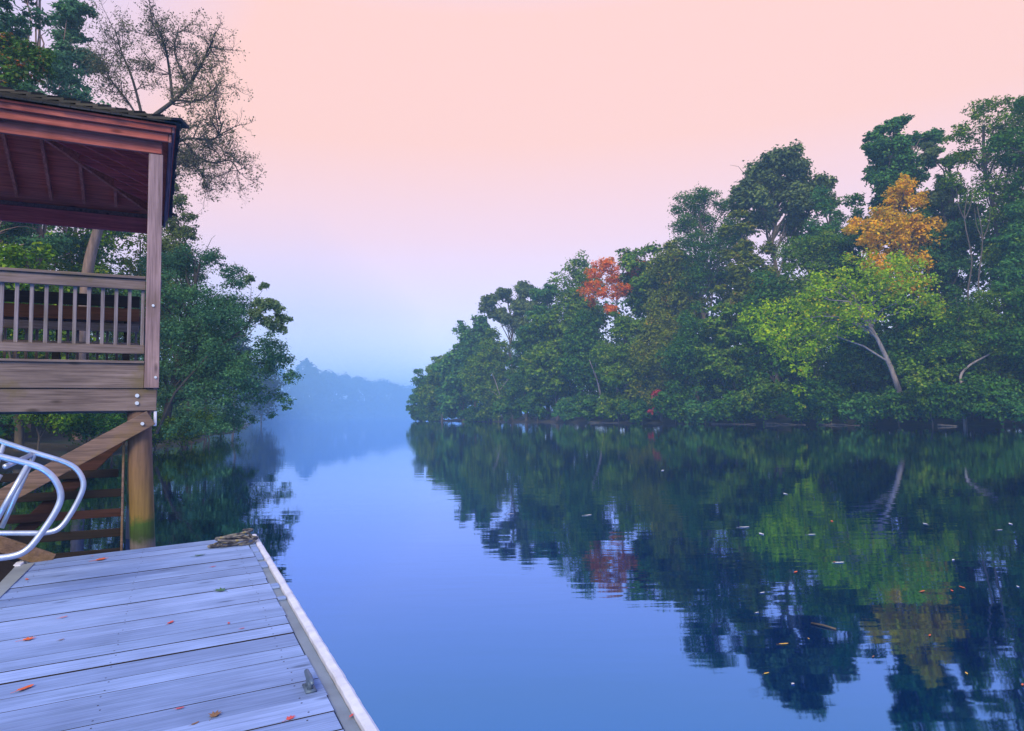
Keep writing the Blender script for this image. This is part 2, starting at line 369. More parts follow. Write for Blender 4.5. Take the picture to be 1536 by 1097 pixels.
RG = 'trees of the wooded right bank'
rt = [  # px, top py, width px, metres behind the shoreline, leaf, zlo fraction, label, name
 (634, 548, 46, .5, 'bluegreen', .02, 'small blue-green tree at the tip of the right bank, nearest the misty bend', {}),
 (662, 528, 64, 1.5, 'green', .02, 'low round green tree second from the misty tip of the right bank', {}),
 (694, 498, 70, 2, 'bluegreen', .02, 'bushy blue-green tree at the water below the first tall skyline crown', {}),
 (735, 486, 78, 1.2, 'green', .03, 'bushy green tree at the waterline below the gappy crowned tree', {}),
 (788, 476, 84, 2, 'deep', .03, 'dark green tree at the waterline beyond the grey dead snag', {}),
 (835, 452, 92, 1.5, 'green', .03, 'leafy mid green tree at the waterline behind the bare forked trunk', {}),
 (885, 462, 92, 2.4, 'deep', .03, 'dark shaded tree standing over the bare forked trunk at the waterline', {}),
 (938, 448, 104, 1.8, 'green', .04, 'green waterside tree directly below the orange-red maple', {}),
 (990, 455, 96, 2.4, 'olive', .04, 'olive green tree just above the crimson sapling on the bank', {}),
 (1045, 440, 106, 1.6, 'deep', .04, 'dark vine-hung tree right of the crimson sapling', {}),
 (1100, 425, 112, 2.4, 'green', .05, 'green waterside tree left of the yellow-green leaning tree', {}),
 (1160, 385, 120, 3.4, 'deep', .05, 'dark green tree behind the left branch tips of the yellow-green leaning tree', {}),
 (1225, 400, 120, 5, 'green', .10, 'green tree rising behind the left half of the yellow-green leaning tree', {}),
 (1300, 430, 130, 6, 'deep', .05, 'dark shaded tree behind the pale leaning trunk', {}),
 (1385, 440, 120, 4, 'deep', .05, 'dark green tree right of the pale leaning trunk', {}),
 (1440, 420, 120, 3, 'deep', .05, 'dark tree behind the crooked pale snag at the right', {}),
 (1500, 400, 130, 3, 'green', .05, 'green tree at the water below the tallest tree on the right', {}),
 (1572, 380, 140, 3, 'deep', .05, 'dark waterside tree cut by the right edge of the picture', {}),
 (712, 476, 62, 5, 'bluegreen', .25, 'first tall skyline tree from the misty tip, with a narrow rounded crown', {}),
 (768, 428, 92, 7, 'grey', .45, 'grey-green tree with a gappy flat crown against the sky', dict(cs=(.24, .36), ncl=34)),
 (822, 424, 66, 7, 'bluegreen', .30, 'narrow blue-green skyline tree right of the gappy flat crown', {}),
 (872, 392, 92, 7, 'green', .30, 'green skyline tree just left of the orange-red maple', {}),
 (972, 356, 112, 8, 'green', .30, 'pale topped green skyline tree right of the orange-red maple', {}),
 (1020, 352, 90, 8, 'olive', .30, 'olive tree in front of the broad dark skyline crown', {}),
 (1058, 288, 118, 10, 'deep', .30, 'broad dark tree with a bumpy crown left of the domed tree', {}),
 (1120, 318, 90, 7, 'olive', .35, 'olive green tree between the bumpy crown and the domed tree', {}),
 (1170, 229, 150, 11, 'grey', .45, 'tall dome-crowned grey-green tree standing above its neighbours on the skyline', dict(cs=(.28, .42), ncl=44)),
 (1225, 330, 100, 7, 'green', .25, 'bright green tree below and right of the domed tree', {}),
 (1258, 262, 100, 10, 'bluegreen', .30, 'blue-green skyline tree between the domed tree and the sparse topped tree', {}),
 (1350, 174, 126, 12, 'bluegreen', .55, 'tall tree with a sparse tufted top above the golden tree', dict(cs=(.28, .42), ncl=26)),
 (1300, 290, 96, 9, 'deep', .20, 'dark green tree just left of the golden tree', {}),
 (1425, 255, 96, 11, 'bluegreen', .25, 'slender tree with see-through crown right of the golden tree', dict(cs=(.24, .36), ncl=30)),
 (1440, 190, 90, 12, 'grey', .55, 'grey tree with pale bare stems left of the tallest right-hand tree', dict(cs=(.2, .3), ncl=20)),
 (1498, 141, 150, 9, 'green', .35, 'tallest dark green tree near the right edge of the picture', {}),
 (1590, 120, 160, 9, 'deep', .25, 'very tall tree mostly beyond the right edge of the picture', {}),
 (1560, 250, 120, 6, 'bluegreen', .2, 'blue-green tree in front of the tall trees at the right edge', {}),
]
SKY = {1170: [(1120, 285, 18), (1140, 258, 20), (1170, 247, 22), (1200, 256, 20), (1225, 278, 18), (1240, 300, 14), (1130, 310, 20), (1160, 285, 24), (1195, 290, 24), (1215, 320, 20), (1150, 335, 20), (1185, 340, 20), (1110, 308, 12)],
 1058: [(1030, 315, 18), (1058, 305, 20), (1085, 312, 18), (1020, 345, 18), (1050, 340, 26), (1085, 345, 26), (1105, 340, 18), (1030, 375, 22), (1070, 380, 26), (1100, 380, 22), (1045, 415, 26), (1085, 420, 26)],
 1350: [(1312, 205, 12), (1330, 191, 12), (1352, 190, 13), (1375, 215, 11), (1395, 206, 12), (1405, 225, 8), (1340, 220, 15), (1320, 240, 15), (1308, 222, 9), (1355, 245, 17), (1385, 245, 12), (1330, 265, 19), (1370, 268, 16), (1345, 300, 20)],
 1498: [(1440, 198, 10), (1470, 166, 15), (1495, 160, 16), (1525, 160, 18), (1455, 212, 16), (1485, 195, 22), (1520, 200, 24), (1545, 175, 24), (1440, 238, 14), (1470, 245, 20), (1510, 245, 24), (1540, 235, 24), (1490, 290, 24), (1530, 290, 26), (1510, 340, 28), (1545, 345, 26), (1428, 212, 8), (1425, 268, 14), (1500, 390, 28), (1540, 400, 28)],
 768: [(735, 455, 10), (745, 474, 10), (760, 444, 10), (790, 440, 12), (810, 446, 10), (775, 460, 12), (800, 465, 12), (760, 482, 9), (735, 470, 7), (780, 485, 12)]}
for i, (px, py, wd, back, lf, zf, lab, kw) in enumerate(rt):
    x, y, z = bank(px, back); H = (hgt(px, py, y) - z) * (1.03 if back < 4 else 1.06); r = wd / 2 * y / F * 1.15
    n = int(np.clip(6500 + r * H * 150, 9000, 23000)); L = np.clip(y * .0041, .24, .60) * (.85, 1.0, 1.15)[i % 3]; zf = zf * .75 if zf > .06 else .0
    o_ = dict(shape='wide_low' if back < 4 else ('wide_top', 'round', 'round')[i % 3], flat=(.62, .95, .75, 1.1, .85)[i % 5], cs=((.26, .46), (.2, .36), (.3, .5))[i % 3]); o_.update(kw)
    if px in SKY: o_['clumps'] = px_clumps([(a, b, c * 1.42) for a, b, c in SKY[px]], y, (x, y, z), 2.4, 200 + i); n = int(n * 1.1); o_['flat'] = .8; o_['shell'] = .25; o_['nl'] = 22
    tree('broadleaf_tree', lab, RG, (x, y, z), H, r, max(r * .85, 2.5), H * zf, lf, n, L, 100 + i, W=L * (.42, .62, .8, .5)[i % 4], tr=.012 * H + .06, bk='brown', **{'nl': 14, **o_})

# the yellow-green tree leaning over the water
bx = bank(1352, .8); d = bx[1]
tree('leaning_tree', 'yellow-green tree leaning over the water with a pale slanting trunk, below the golden tree', None, bx, 12, 1, 1, 0, 'yellow', 11000, .30, 301, 'pale', .30, cs=(.2, .3),
     clumps=px_clumps([(1135, 478, 24), (1165, 470, 30), (1150, 505, 26), (1195, 455, 30), (1215, 480, 34), (1190, 500, 30), (1235, 440, 36), (1265, 425, 36), (1255, 470, 36), (1300, 430, 40), (1290, 470, 34), (1340, 425, 38), (1330, 465, 34), (1375, 430, 34), (1385, 470, 30), (1410, 485, 30), (1425, 510, 24), (1375, 505, 22), (1180, 535, 22), (1210, 525, 26), (1240, 510, 24), (1205, 560, 18), (1202, 585, 14), (1200, 608, 8), (1405, 540, 18), (1290, 400, 26), (1350, 400, 28)], d - 1.5, bx, 2.2, 31),
     path=px_path([(1356, 628), (1350, 590), (1336, 550), (1318, 512), (1303, 485), (1285, 455), (1275, 430)], d - .5, bx), nl=16, shell=.35)
# golden tree
bx = bank(1345, 6); d = bx[1]
tree('golden_tree', 'tree with golden orange autumn foliage on the right bank', None, bx, 18, 1, 1, 0, 'gold', 14000, .32, 302, 'brown', .28,
     clumps=px_clumps([(1355, 275, 16), (1345, 300, 24), (1375, 315, 24), (1335, 330, 26), (1310, 345, 20), (1285, 335, 16), (1360, 345, 28), (1390, 345, 24), (1345, 370, 30), (1320, 385, 24), (1380, 370, 28), (1405, 365, 20), (1360, 395, 24), (1330, 410, 22), (1390, 395, 18), (1300, 365, 16), (1345, 430, 20), (1375, 425, 20), (1275, 345, 12), (1415, 350, 14)], d, bx, 2, 32),
     path=px_path([(1345, 640), (1348, 560), (1345, 480), (1350, 400), (1352, 330), (1355, 290)], d, bx))
# orange-red maple
bx = bank(925, 3.5); d = bx[1]
tree('red_maple', 'maple with orange-red autumn leaves halfway along the right bank', None, bx, 18, 1, 1, 0, 'red', 6500, .36, 303, 'pale', .22,
     clumps=px_clumps([(890, 408, 14), (955, 400, 15), (930, 415, 16), (915, 395, 12), (962, 420, 12), (880, 440, 14), (920, 470, 14), (905, 402, 16), (940, 400, 16), (950, 412, 12), (920, 420, 14), (895, 425, 13), (938, 432, 12), (905, 440, 14), (925, 445, 12), (890, 452, 10), (915, 462, 9)], d, bx, 2, 33),
     path=px_path([(926, 625), (926, 540), (924, 480), (926, 440), (935, 405)], d, bx), shell=.3)
bx = bank(992, -1.6); d = bx[1]
tree('crimson_sapling', 'small crimson leaved sapling at the waterline under the olive tree', None, bx, 3, 1, 1, 0, 'crimson', 900, .34, 304, 'dark', .05,
     clumps=px_clumps([(981, 592, 9), (991, 593, 9), (1001, 600, 9), (998, 611, 8), (987, 614, 7), (975, 617, 6)], d, bx, .5, 34), cat='sapling', nl=4, shell=.3)
# bare snags and forked trunks on the right bank
def snag(name, label, base, paths, bk):
    root = empty(name, base); 
    for i, (pp, r) in enumerate(paths):
        mb = MB(); q = smooth_path(pp, 4); mb.tube(q, np.linspace(r, r * .3, len(q)), 7); mb.build('trunk' if i == 0 else 'branch', B[bk], root, smooth=True)
    return tag(root, label, 'dead tree')
bx = bank(1446, -.3); d = bx[1]
snag('dead_snag', 'crooked pale bare snag standing at the waterline right of the leaning trunk', bx, [
    (px_path([(1448, 640), (1446, 590), (1441, 565), (1455, 548), (1478, 535), (1498, 525)], d, bx), .16),
    (px_path([(1446, 595), (1436, 585), (1428, 580)], d, bx), .09), (px_path([(1498, 525), (1506, 505), (1520, 518)], d, bx), .06)], 'pale')
bx = bank(895, -.3); d = bx[1]
snag('forked_trunk', 'pale bare forked trunk against the dark trees in the middle of the right bank', bx, [
    (px_path([(902, 600), (897, 575), (891, 558), (884, 540)], d, bx), .18), (px_path([(893, 562), (894, 550), (892, 535)], d, bx), .1)], 'pale')
bx = bank(745, -.2); d = bx[1]
snag('dead_snag', 'grey fan of dead branches at the foot of the bushy trees near the misty end', bx, [
    (px_path([(760, 628), (752, 600), (744, 575), (738, 560)], d, bx), .14), (px_path([(752, 600), (742, 590), (732, 585)], d, bx), .08), (px_path([(748, 588), (760, 572), (766, 566)], d, bx), .07)], 'pale')
for k, (pp, lab) in enumerate([([(1470, 470), (1468, 420), (1474, 360), (1466, 310)], 'pale pinkish bare stem, the straighter of the two right of the golden tree'), ([(1456, 500), (1452, 440), (1458, 390), (1447, 330), (1452, 290)], 'pale pinkish bare stem, nearer the golden tree of the two'), ([(1500, 520), (1497, 470), (1490, 440)], 'short pinkish bare stem under the tallest right-hand tree')]):
    bx = bank(pp[0][0], 3.2); d = bx[1]
    snag('bare_stem', lab, bx, [(px_path([(pp[0][0] + 3, 640)] + pp, d, bx), .11)] + [(px_path([pp[-2], (pp[-2][0] + sg * 9, pp[-2][1] - 22), (pp[-2][0] + sg * 12, pp[-2][1] - 48)], d, bx), .05) for sg in (-1, 1)], 'brown')

for k, (a, b, lab) in enumerate([(1066, 1130, 'long grey fallen log at the waterline left of the leaning tree'), (1150, 1205, 'grey fallen log half in the water under the yellow-green branches'), (1225, 1285, 'grey fallen log at the foot of the leaning tree'), (880, 925, 'grey fallen log at the waterline under the orange-red maple'), (1400, 1432, 'short grey log beside the crooked snag')]):
    x0, y0, _ = bank(a, -1.4 + .2 * (k % 2)); x1, y1, _ = bank(b, -1.5); lr = np.random.default_rng(40 + k)
    pts = np.linspace((x0, y0, .10), (x1, y1, .02), 7) + lr.normal(size=(7, 3)) * np.array([.15, .15, .05]); tag(MB().tube(pts, np.linspace(.12, .05, 7), 8).build('fallen_log', B['brown'], smooth=True), lab, 'log', 'fallen logs along the right shoreline')
# shrubs overhanging the right bank shoreline
rng = np.random.default_rng(7)
pos = ['at the misty tip', 'below the small tip trees', 'under the first tall skyline tree', 'under the gappy flat crown', 'beside the grey dead branches', 'below the narrow blue-green tree', 'left of the bare forked trunk', 'right of the bare forked trunk', 'under the orange-red maple', 'left of the crimson sapling', 'right of the crimson sapling', 'under the vine-hung tree', 'below the bumpy crown', 'left of the lowest yellow-green branch', 'under the lowest yellow-green branch', 'left of the pale leaning trunk', 'at the foot of the pale leaning trunk', 'between the leaning trunk and the crooked snag', 'at the foot of the crooked snag', 'right of the crooked snag', 'under the tallest right-hand tree', 'at the right edge of the picture']
pxs = [630, 650, 676, 706, 732, 768, 806, 846, 884, 925, 962, 1012, 1055, 1100, 1146, 1195, 1245, 1300, 1345, 1395, 1445, 1500, 1550]
for k, px in enumerate(pxs):
    x, y, z = bank(px, -.9 + .7 * rng.random()); H = rng.uniform(3.2, 6.5) * (1 if px > 800 else .8); r = rng.uniform(2.8, 4.2)
    lf = ['deep', 'deep', 'bluegreen', 'deep', 'green'][k % 5]  # mostly darker leaves, putting the shade along the waterline into the colour
    tone = dict(deep='dark green', green='mid green', bluegreen='blue-green', olive='olive')[lf]
    tree('bank_shrub', tone + ' shrub hanging over the water ' + (pos[k] if k < len(pos) else 'beyond the right edge'), 'shrubs along the right shoreline', (x, y, max(z, 0) - .15), H, r, 2.1, -.1, lf, 5000, np.clip(y * .0048, .26, .6), 500 + k, tr=.06, ncl=18, cs=(.35, .55), cat='shrub', nl=6)
# dark wood further back that closes the gaps
cl = []
for k in range(150):
    px = rng.uniform(650, 1750); x, y, z = bank(px, rng.uniform(13, 24)); 
    sky = np.interp(px, [650, 720, 830, 1000, 1060, 1200, 1300, 1500, 1800], [570, 520, 480, 420, 380, 340, 330, 290, 280])
    top = hgt(px, sky, y); cl.append((x, y, z + rng.uniform(.05, 1) * (top - z), rng.uniform(2.0, 3.6)))
for k in range(420):
    px = rng.uniform(640, 2000); x, y, z = bank(px, rng.uniform(4, 16)); cl.append((x, y, z + rng.uniform(.2, 6.5), rng.uniform(1.6, 2.8)))
o = quads('woods', crown_from_clumps(cl, 120000, .6, .4, rng), G['deep']); tag(o, 'dark interior of the woods behind the first rows of trees on the right bank', 'woods', None, 'stuff')

# ------------------------------------------------------------------ left bank
LG = 'trees of the left bank'
bx = (-19.6, 40.5, gz(-19.6, 40.5)); d = 40.0
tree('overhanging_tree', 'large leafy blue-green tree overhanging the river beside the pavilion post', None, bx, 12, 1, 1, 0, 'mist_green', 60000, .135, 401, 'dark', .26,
     clumps=px_clumps([(290, 400, 34), (318, 388, 18), (345, 405, 20), (310, 440, 36), (350, 425, 26), (270, 440, 40), (360, 475, 34), (300, 490, 40), (250, 500, 40), (340, 535, 42), (395, 520, 26), (400, 555, 34), (436, 568, 14), (280, 560, 40), (380, 590, 34), (420, 598, 18), (330, 600, 34), (352, 622, 22), (275, 628, 22), (250, 400, 36), (232, 440, 36), (230, 560, 36), (424, 540, 14), (250, 600, 26), (300, 640, 14), (262, 642, 14), (320, 560, 40), (290, 520, 44), (330, 470, 40), (270, 400, 34), (365, 560, 36), (335, 500, 44), (285, 600, 34), (312, 648, 9), (340, 645, 9), (375, 632, 10), (255, 648, 12), (285, 652, 9), (405, 625, 9), (430, 612, 8), (240, 636, 14), (325, 636, 14), (360, 640, 8)], d, bx, 2.6, 41), nl=34, flat=.9, shell=.25,
     path=px_path([(245, 650), (255, 600), (268, 540), (280, 480), (292, 430), (300, 395)], 40.5, bx))
bx = (-19.9, 38.6, gz(-19.9, 38.6))
tree('broadleaf_tree', 'slim pale green tree crown poking out of the right side of the overhanging tree', LG, bx, 8, 1, 1, 0, 'pale_tan', 4200, .16, 402, 'dark', .09,
     clumps=px_clumps([(392, 455, 16), (412, 462, 14), (425, 475, 12), (405, 485, 16), (385, 475, 14), (420, 495, 10), (375, 420, 10), (395, 430, 9)], 37.6, bx, .8, 42), shell=.2,
     path=px_path([(235, 650), (262, 590), (315, 530), (370, 490), (390, 455)], 38.2, bx))
# tall half-bare tree behind the roof
bx = (-21.9, 36, gz(-21.9, 36)); d = 36
root = empty('half_bare_tree', bx); tb = MB(); rng = np.random.default_rng(44); tips = []
def grow(p, dirv, L, r, lvl):
    n = 4; pts = [np.array(p)]; dv = unit(np.array(dirv, float))
    for i in range(n):
        dv = unit(dv + rng.normal(size=3) * .22 + np.array([0, 0, .05])); pts.append(pts[-1] + dv * L / n)
    tb.tube(pts, np.linspace(r, r * .45, n + 1), 4 if lvl > 1 else 5, False)
    if lvl >= 2: tips.extend(pts[3:])
    if lvl < 3:
        for i in range(1, n + 1):
            for _ in range(2 if lvl == 1 else 1 + (i == n)):
                sd = unit(dv + rng.normal(size=3) * .75); grow(pts[i], sd, L * rng.uniform(.42, .62), r * .42, lvl + 1)
    return pts
limbs = [([(118, 660), (124, 520), (131, 410), (147, 345), (172, 275), (200, 220), (232, 173)], .32, .17, 0),
    ([(232, 173), (262, 150), (283, 129), (301, 99), (319, 60)], .15, .05, 1), ([(259, 152), (253, 99), (244, 60), (223, 28)], .10, .04, 1), ([(217, 190), (199, 120), (181, 75), (172, 42)], .10, .03, 1),
    ([(195, 225), (230, 232), (256, 220), (280, 208), (322, 208), (335, 182)], .13, .05, 1), ([(185, 250), (225, 262), (256, 250), (280, 241), (301, 259), (307, 272)], .12, .04, 1), ([(282, 226), (316, 244), (345, 241), (360, 262)], .08, .03, 1), ([(215, 190), (190, 150), (165, 118), (155, 90)], .08, .03, 1), ([(262, 150), (300, 150), (335, 120)], .08, .03, 1), ([(283, 129), (262, 80), (268, 40)], .07, .03, 1)]
for pp, r0, r1, sub in limbs:
    q = smooth_path([at(a, b, d + rng.uniform(-.8, .8) * (i > 0) * sub * i * .5) - np.array(bx) for i, (a, b) in enumerate(pp)], 4)
    if not sub:
        tr_ = MB(); tr_.tube(q, np.linspace(r0, r1, len(q)), 10, False); tr_.build('trunk', B['rosy'], root, smooth=True)
    else: tb.tube(q, np.linspace(r0 * .8, r1 * .7, len(q)), 7, False)
    if sub:
        for i in range(3, len(q), 2): 
            for _ in range(3): grow(q[i], unit(q[i] - q[i - 1]) * .8 + rng.normal(size=3) * .7, rng.uniform(.8, 1.5), r1 * .7, 1)
tb.build('limbs', B['dark'], root, smooth=True)
tips = np.array(tips); tips = tips[rng.random(len(tips)) < .45]; k = rng.integers(0, len(tips), 16000); C = tips[k] + rng.normal(size=(len(k), 3)) * np.array([.12, .12, .09])
quads('crown', leaf_quads(C, unit(rng.normal(size=(len(k), 3)) + [0, 0, .4]), .115, .06, rng), G['sparse'], root)
tag(root, 'tall half-bare tree with visible limbs and thin leaves behind the pavilion roof', 'tree')
# pines and woods at the upper left
def pine(label, px, topy, d, seed, wid, zf=.35):
    x, y = (px - CX) / F * d, d; z = gz(x, y); H = hgt(px, topy, d) - z; rng = np.random.default_rng(seed); cl = []
    for i in range(64):
        f = rng.uniform(zf, 1); a = rng.uniform(0, 6.28); r = wid * (1.05 - f) ** .6 * rng.uniform(.35, 1); cl.append((r * math.cos(a), r * math.sin(a), H * f - .4, rng.uniform(.6, 1.25) * (1.2 - .4 * f)))
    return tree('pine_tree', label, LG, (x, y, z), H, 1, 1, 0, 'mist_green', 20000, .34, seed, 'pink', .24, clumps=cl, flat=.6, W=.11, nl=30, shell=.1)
pine('hazy pine rising out of the top left corner of the picture', 40, -140, 44, 61, 4.6)
pine('hazy pine with its crown ending beside the half-bare tree', 95, -20, 50, 62, 4.0, .45)
pine('hazy pine at the left edge behind the roof', -30, -60, 40, 63, 4.6)
bx = (-24.5, 31, gz(-24.5, 31))
tree('broadleaf_tree', 'green tree with scattered rusty leaves above the left end of the roof', LG, bx, 20, 1, 1, 0, 'rust', 6000, .2, 64, 'brown', .25,
     clumps=px_clumps([(10, 70, 26), (40, 80, 26), (70, 95, 20), (20, 110, 26), (55, 110, 20), (0, 130, 24), (-40, 100, 40), (-30, 160, 50)], 31, bx, 1.5, 46), shell=.3)
def box_tree(label, px, top, bot, wd, d, lf, seed, n, L, **kw):
    x, y = (px - CX) / F * d, d; z = gz(x, y); H = hgt(px, top, d) - z; r = wd / 2 * d / F
    return tree('broadleaf_tree', label, LG, (x, y, z), H, r, max(r, 2), max(.3, hgt(px, bot, d) - z), lf, n, L, seed, tr=.2, **kw)
box_tree('dark green tree seen through the pavilion, left of the pinkish trunk', 30, 325, 560, 130, 31, 'green', 71, 8000, .2)
box_tree('soft mid green tree seen through the pavilion around the pinkish trunk', 125, 290, 600, 150, 46, 'green', 72, 9000, .24)
box_tree('olive green tree seen through the pavilion beside its right post', 205, 310, 600, 130, 52, 'olive', 73, 9000, .26)
bx = (-21.6, 47, gz(-21.6, 47))
tree('broadleaf_tree', 'grey hazy tree with drooping sprays just right of the pavilion post, above the overhanging tree', LG, bx, 15, 1, 1, 0, 'grey', 9000, .16, 74, 'dark', .2,
     clumps=px_clumps([(258, 285, 14), (266, 305, 20), (280, 325, 16), (252, 335, 24), (270, 352, 20), (285, 350, 12), (245, 365, 26), (270, 380, 26), (255, 400, 26)], 47, bx, 1.6, 47), shell=.2)
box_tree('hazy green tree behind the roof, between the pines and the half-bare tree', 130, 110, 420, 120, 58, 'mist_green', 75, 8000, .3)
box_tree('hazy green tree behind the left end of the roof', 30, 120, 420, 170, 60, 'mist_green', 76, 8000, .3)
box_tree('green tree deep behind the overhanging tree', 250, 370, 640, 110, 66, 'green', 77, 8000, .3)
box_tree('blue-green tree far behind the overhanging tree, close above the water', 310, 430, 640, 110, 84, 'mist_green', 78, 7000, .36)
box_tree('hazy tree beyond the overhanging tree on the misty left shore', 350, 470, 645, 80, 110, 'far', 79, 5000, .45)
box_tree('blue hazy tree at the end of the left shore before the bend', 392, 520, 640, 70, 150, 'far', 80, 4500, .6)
sh = [(-22.2, 22.5, 'left of the diagonal brace'), (-21.0, 27, 'above the silver handrails'), (-20.3, 30.5, 'between the brace and the beam'), (-20.3, 34, 'beside the piling'), (-21.0, 37.5, 'under the overhanging tree'), (-21.6, 48, 'on the brown bank beyond the overhanging tree'), (-24, 25, 'at the left edge under the deck'), (-24, 30, 'behind the pavilion brace on the slope'), (-20.2, 43.5, 'at the waterline just beyond the overhanging tree'), (-23, 54, 'hiding the brown bank farther along'), (-27, 66, 'where the left shore begins to fade'), (-19.9, 39.6, 'at the foot of the overhanging tree')]
for k, (x, y, ps) in enumerate(sh):
    rr = np.random.default_rng(80 + k); tree('bank_shrub', 'dark leafy shrub on the left bank ' + ps, 'shrubs on the left bank', (x, y, gz(x, y)), rr.uniform(2.2, 3.6), 2.2, 1.7, .1, ['deep', 'bluegreen', 'green'][k % 3], 3500, .15, 600 + k, tr=.05, ncl=16, cs=(.3, .45), cat='shrub', nl=8)
cl = []; rng = np.random.default_rng(88); lsh = [(-22, 5), (-21, 20), (-19.5, 32), (-21, 45), (-26, 62), (-40, 105), (-66, 180)]
for k in range(520):
    i = rng.integers(0, 6); a_, b_ = np.array(lsh[i], float), np.array(lsh[i + 1], float); q = a_ + (b_ - a_) * rng.random(); bk_ = rng.uniform(7, 26); q = q + unit(np.array([-(b_ - a_)[1], (b_ - a_)[0]])) * bk_
    cl.append((q[0], q[1], gz(*q) + rng.uniform(.4, 15 if bk_ > 11 else 5), rng.uniform(1.4, 2.8)))
tag(quads('woods', crown_from_clumps(cl, 150000, .40, .26, rng, .9, .2), G['green']), 'dark undergrowth and low woods filling the slope of the left bank', 'woods', None, 'stuff')
# far bank lost in the haze
cl = []; rng = np.random.default_rng(90)
for k in range(1300):
    f = rng.random(); i = rng.integers(0, 5); seg = [(-66, 180), (-100, 280), (-128, 400), (-100, 520), (-40, 620), (60, 720)]
    a, b = np.array(seg[i], float), np.array(seg[i + 1], float); q = a + (b - a) * f; nrm = unit(np.array([-(b - a)[1], (b - a)[0]])); q = q + nrm * rng.uniform(.5, 22)
    z = gz(*q); px = CX + F * q[0] / q[1]; sky = np.interp(px, [380, 430, 460, 500, 545, 590, 625, 700], [552, 558, 558, 564, 568, 578, 586, 590]) + rng.uniform(-6, 8)
    top = hgt(px, sky, q[1]); s = rng.uniform(2.6, 4.6) * (1 if q[1] > 300 else .7); cl.append((q[0], q[1], z + (top - s * .7 - z) * (1 - rng.random() ** 1.7 * .98), s))
for k in range(420):
    f = rng.random(); i = rng.integers(1, 5); seg = [(-66, 180), (-100, 280), (-128, 400), (-100, 520), (-40, 620), (60, 720)]
    a, b = np.array(seg[i], float), np.array(seg[i + 1], float); q = a + (b - a) * f + unit(np.array([-(b - a)[1], (b - a)[0]])) * rng.uniform(-.5, 9); cl.append((q[0], q[1], rng.uniform(.3, 9), rng.uniform(2.6, 4.2)))
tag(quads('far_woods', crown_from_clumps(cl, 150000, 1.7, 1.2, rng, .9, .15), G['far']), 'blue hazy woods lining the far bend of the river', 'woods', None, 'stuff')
x, y = (459 - CX) / F * 425, 425.0; z = gz(x, y)
tree('pine_tree', 'flat-topped pine standing above the hazy woods of the far bend', None, (x, y, z), hgt(459, 540, y) - z, 1, 1, 0, 'far', 2500, 1.2, 95, 'dark', .3,
     clumps=px_clumps([(457, 546, 7), (463, 551, 9), (452, 554, 7), (470, 556, 8), (460, 562, 11)], y, (x, y, z), 1.5, 96), nl=4)

# ------------------------------------------------------------------ pavilion (local x along the front, y away from the river dock)
PX = np.array([.892, .452, 0]); PX /= np.linalg.norm(PX); PY = np.array([-PX[1], PX[0], 0]); P0 = np.array([-3.86, 7.65, 0])
PM = Matrix(((PX[0], PY[0], 0, P0[0]), (PX[1], PY[1], 0, P0[1]), (0, 0, 1, 0), (0, 0, 0, 1)))
pav = empty('pavilion', mat=PM); tag(pav, 'open wooden pavilion on pilings with a hipped shingle roof', 'pavilion')
W_, D_ = 3.5, 3.5
def pb(name, mat, *boxes, bev=.006, parent=pav):
    b_ = MB()
    for q in boxes: b_.box(*q)
    return b_.build(name, M[mat], parent, bevel=bev)
post = pb('post', 'grey_post', (-.09, .05, -.075, .065, 2.065, 4.615))
for zz in (2.18, 2.95): MB().tube([(-.02 + .035 * (zz < 2.5), -.074, zz), (-.02 + .035 * (zz < 2.5), -.088, zz)], .014, 8).build('bolt', M['bolt'], post)
for x0, y0 in ((-W_ - .07, -.075), (-W_ - .07, D_ - .07), (-.085, D_ - .07)): pb('post', 'grey_post', (x0, x0 + .14, y0, y0 + .14, 2.065, 4.615))
pb('header_beam', 'red', (-W_ - .07, .035, -.085, -.035, 4.618, 4.79))
pb('header_beam', 'dark_red_x', (-W_ - .07, .02, D_ - .02, D_ + .03, 4.56, 4.79))
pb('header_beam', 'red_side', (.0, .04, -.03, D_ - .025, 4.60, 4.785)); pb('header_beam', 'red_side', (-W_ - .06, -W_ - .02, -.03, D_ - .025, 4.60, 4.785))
OV = .20
pb('fascia_board', 'red', (-W_ - .15, .095, -OV + .03, -OV + .065, 4.735, 4.825)); pb('fascia_board', 'red', (-W_ - .17, .125, -OV - .01, -OV + .028, 4.825, 4.90))
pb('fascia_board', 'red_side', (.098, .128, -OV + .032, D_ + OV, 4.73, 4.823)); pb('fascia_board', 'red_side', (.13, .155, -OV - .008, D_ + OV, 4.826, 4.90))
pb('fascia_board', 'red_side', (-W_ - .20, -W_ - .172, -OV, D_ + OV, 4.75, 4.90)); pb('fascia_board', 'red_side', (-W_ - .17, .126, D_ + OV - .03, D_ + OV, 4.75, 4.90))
# roof planes
ex0, ex1, ey0, ey1 = -W_ - .22, .17, -OV - .03, D_ + OV + .03; TN = .42; ez = 4.905
cxm, cym = (ex0 + ex1) / 2, (ey0 + ey1) / 2; hw, hd = (ex1 - ex0) / 2, (ey1 - ey0) / 2; az = ez + min(hw, hd) * TN
rf = MB(); c4 = [(ex0, ey0), (ex1, ey0), (ex1, ey1), (ex0, ey1)]
rf.add([(a, b, ez) for a, b in c4] + [(cxm, cym, az)] + [(a, b, ez - .02) for a, b in c4] + [(cxm, cym, az - .02)], [(0, 1, 4), (1, 2, 4), (2, 3, 4), (3, 0, 4), (6, 5, 9), (7, 6, 9), (8, 7, 9), (5, 8, 9), (0, 5, 6, 1), (1, 6, 7, 2), (2, 7, 8, 3), (3, 8, 5, 0)])
roof = rf.build('roof', M['sheath'], pav)
s_ = MB(); rr = random.Random(5)
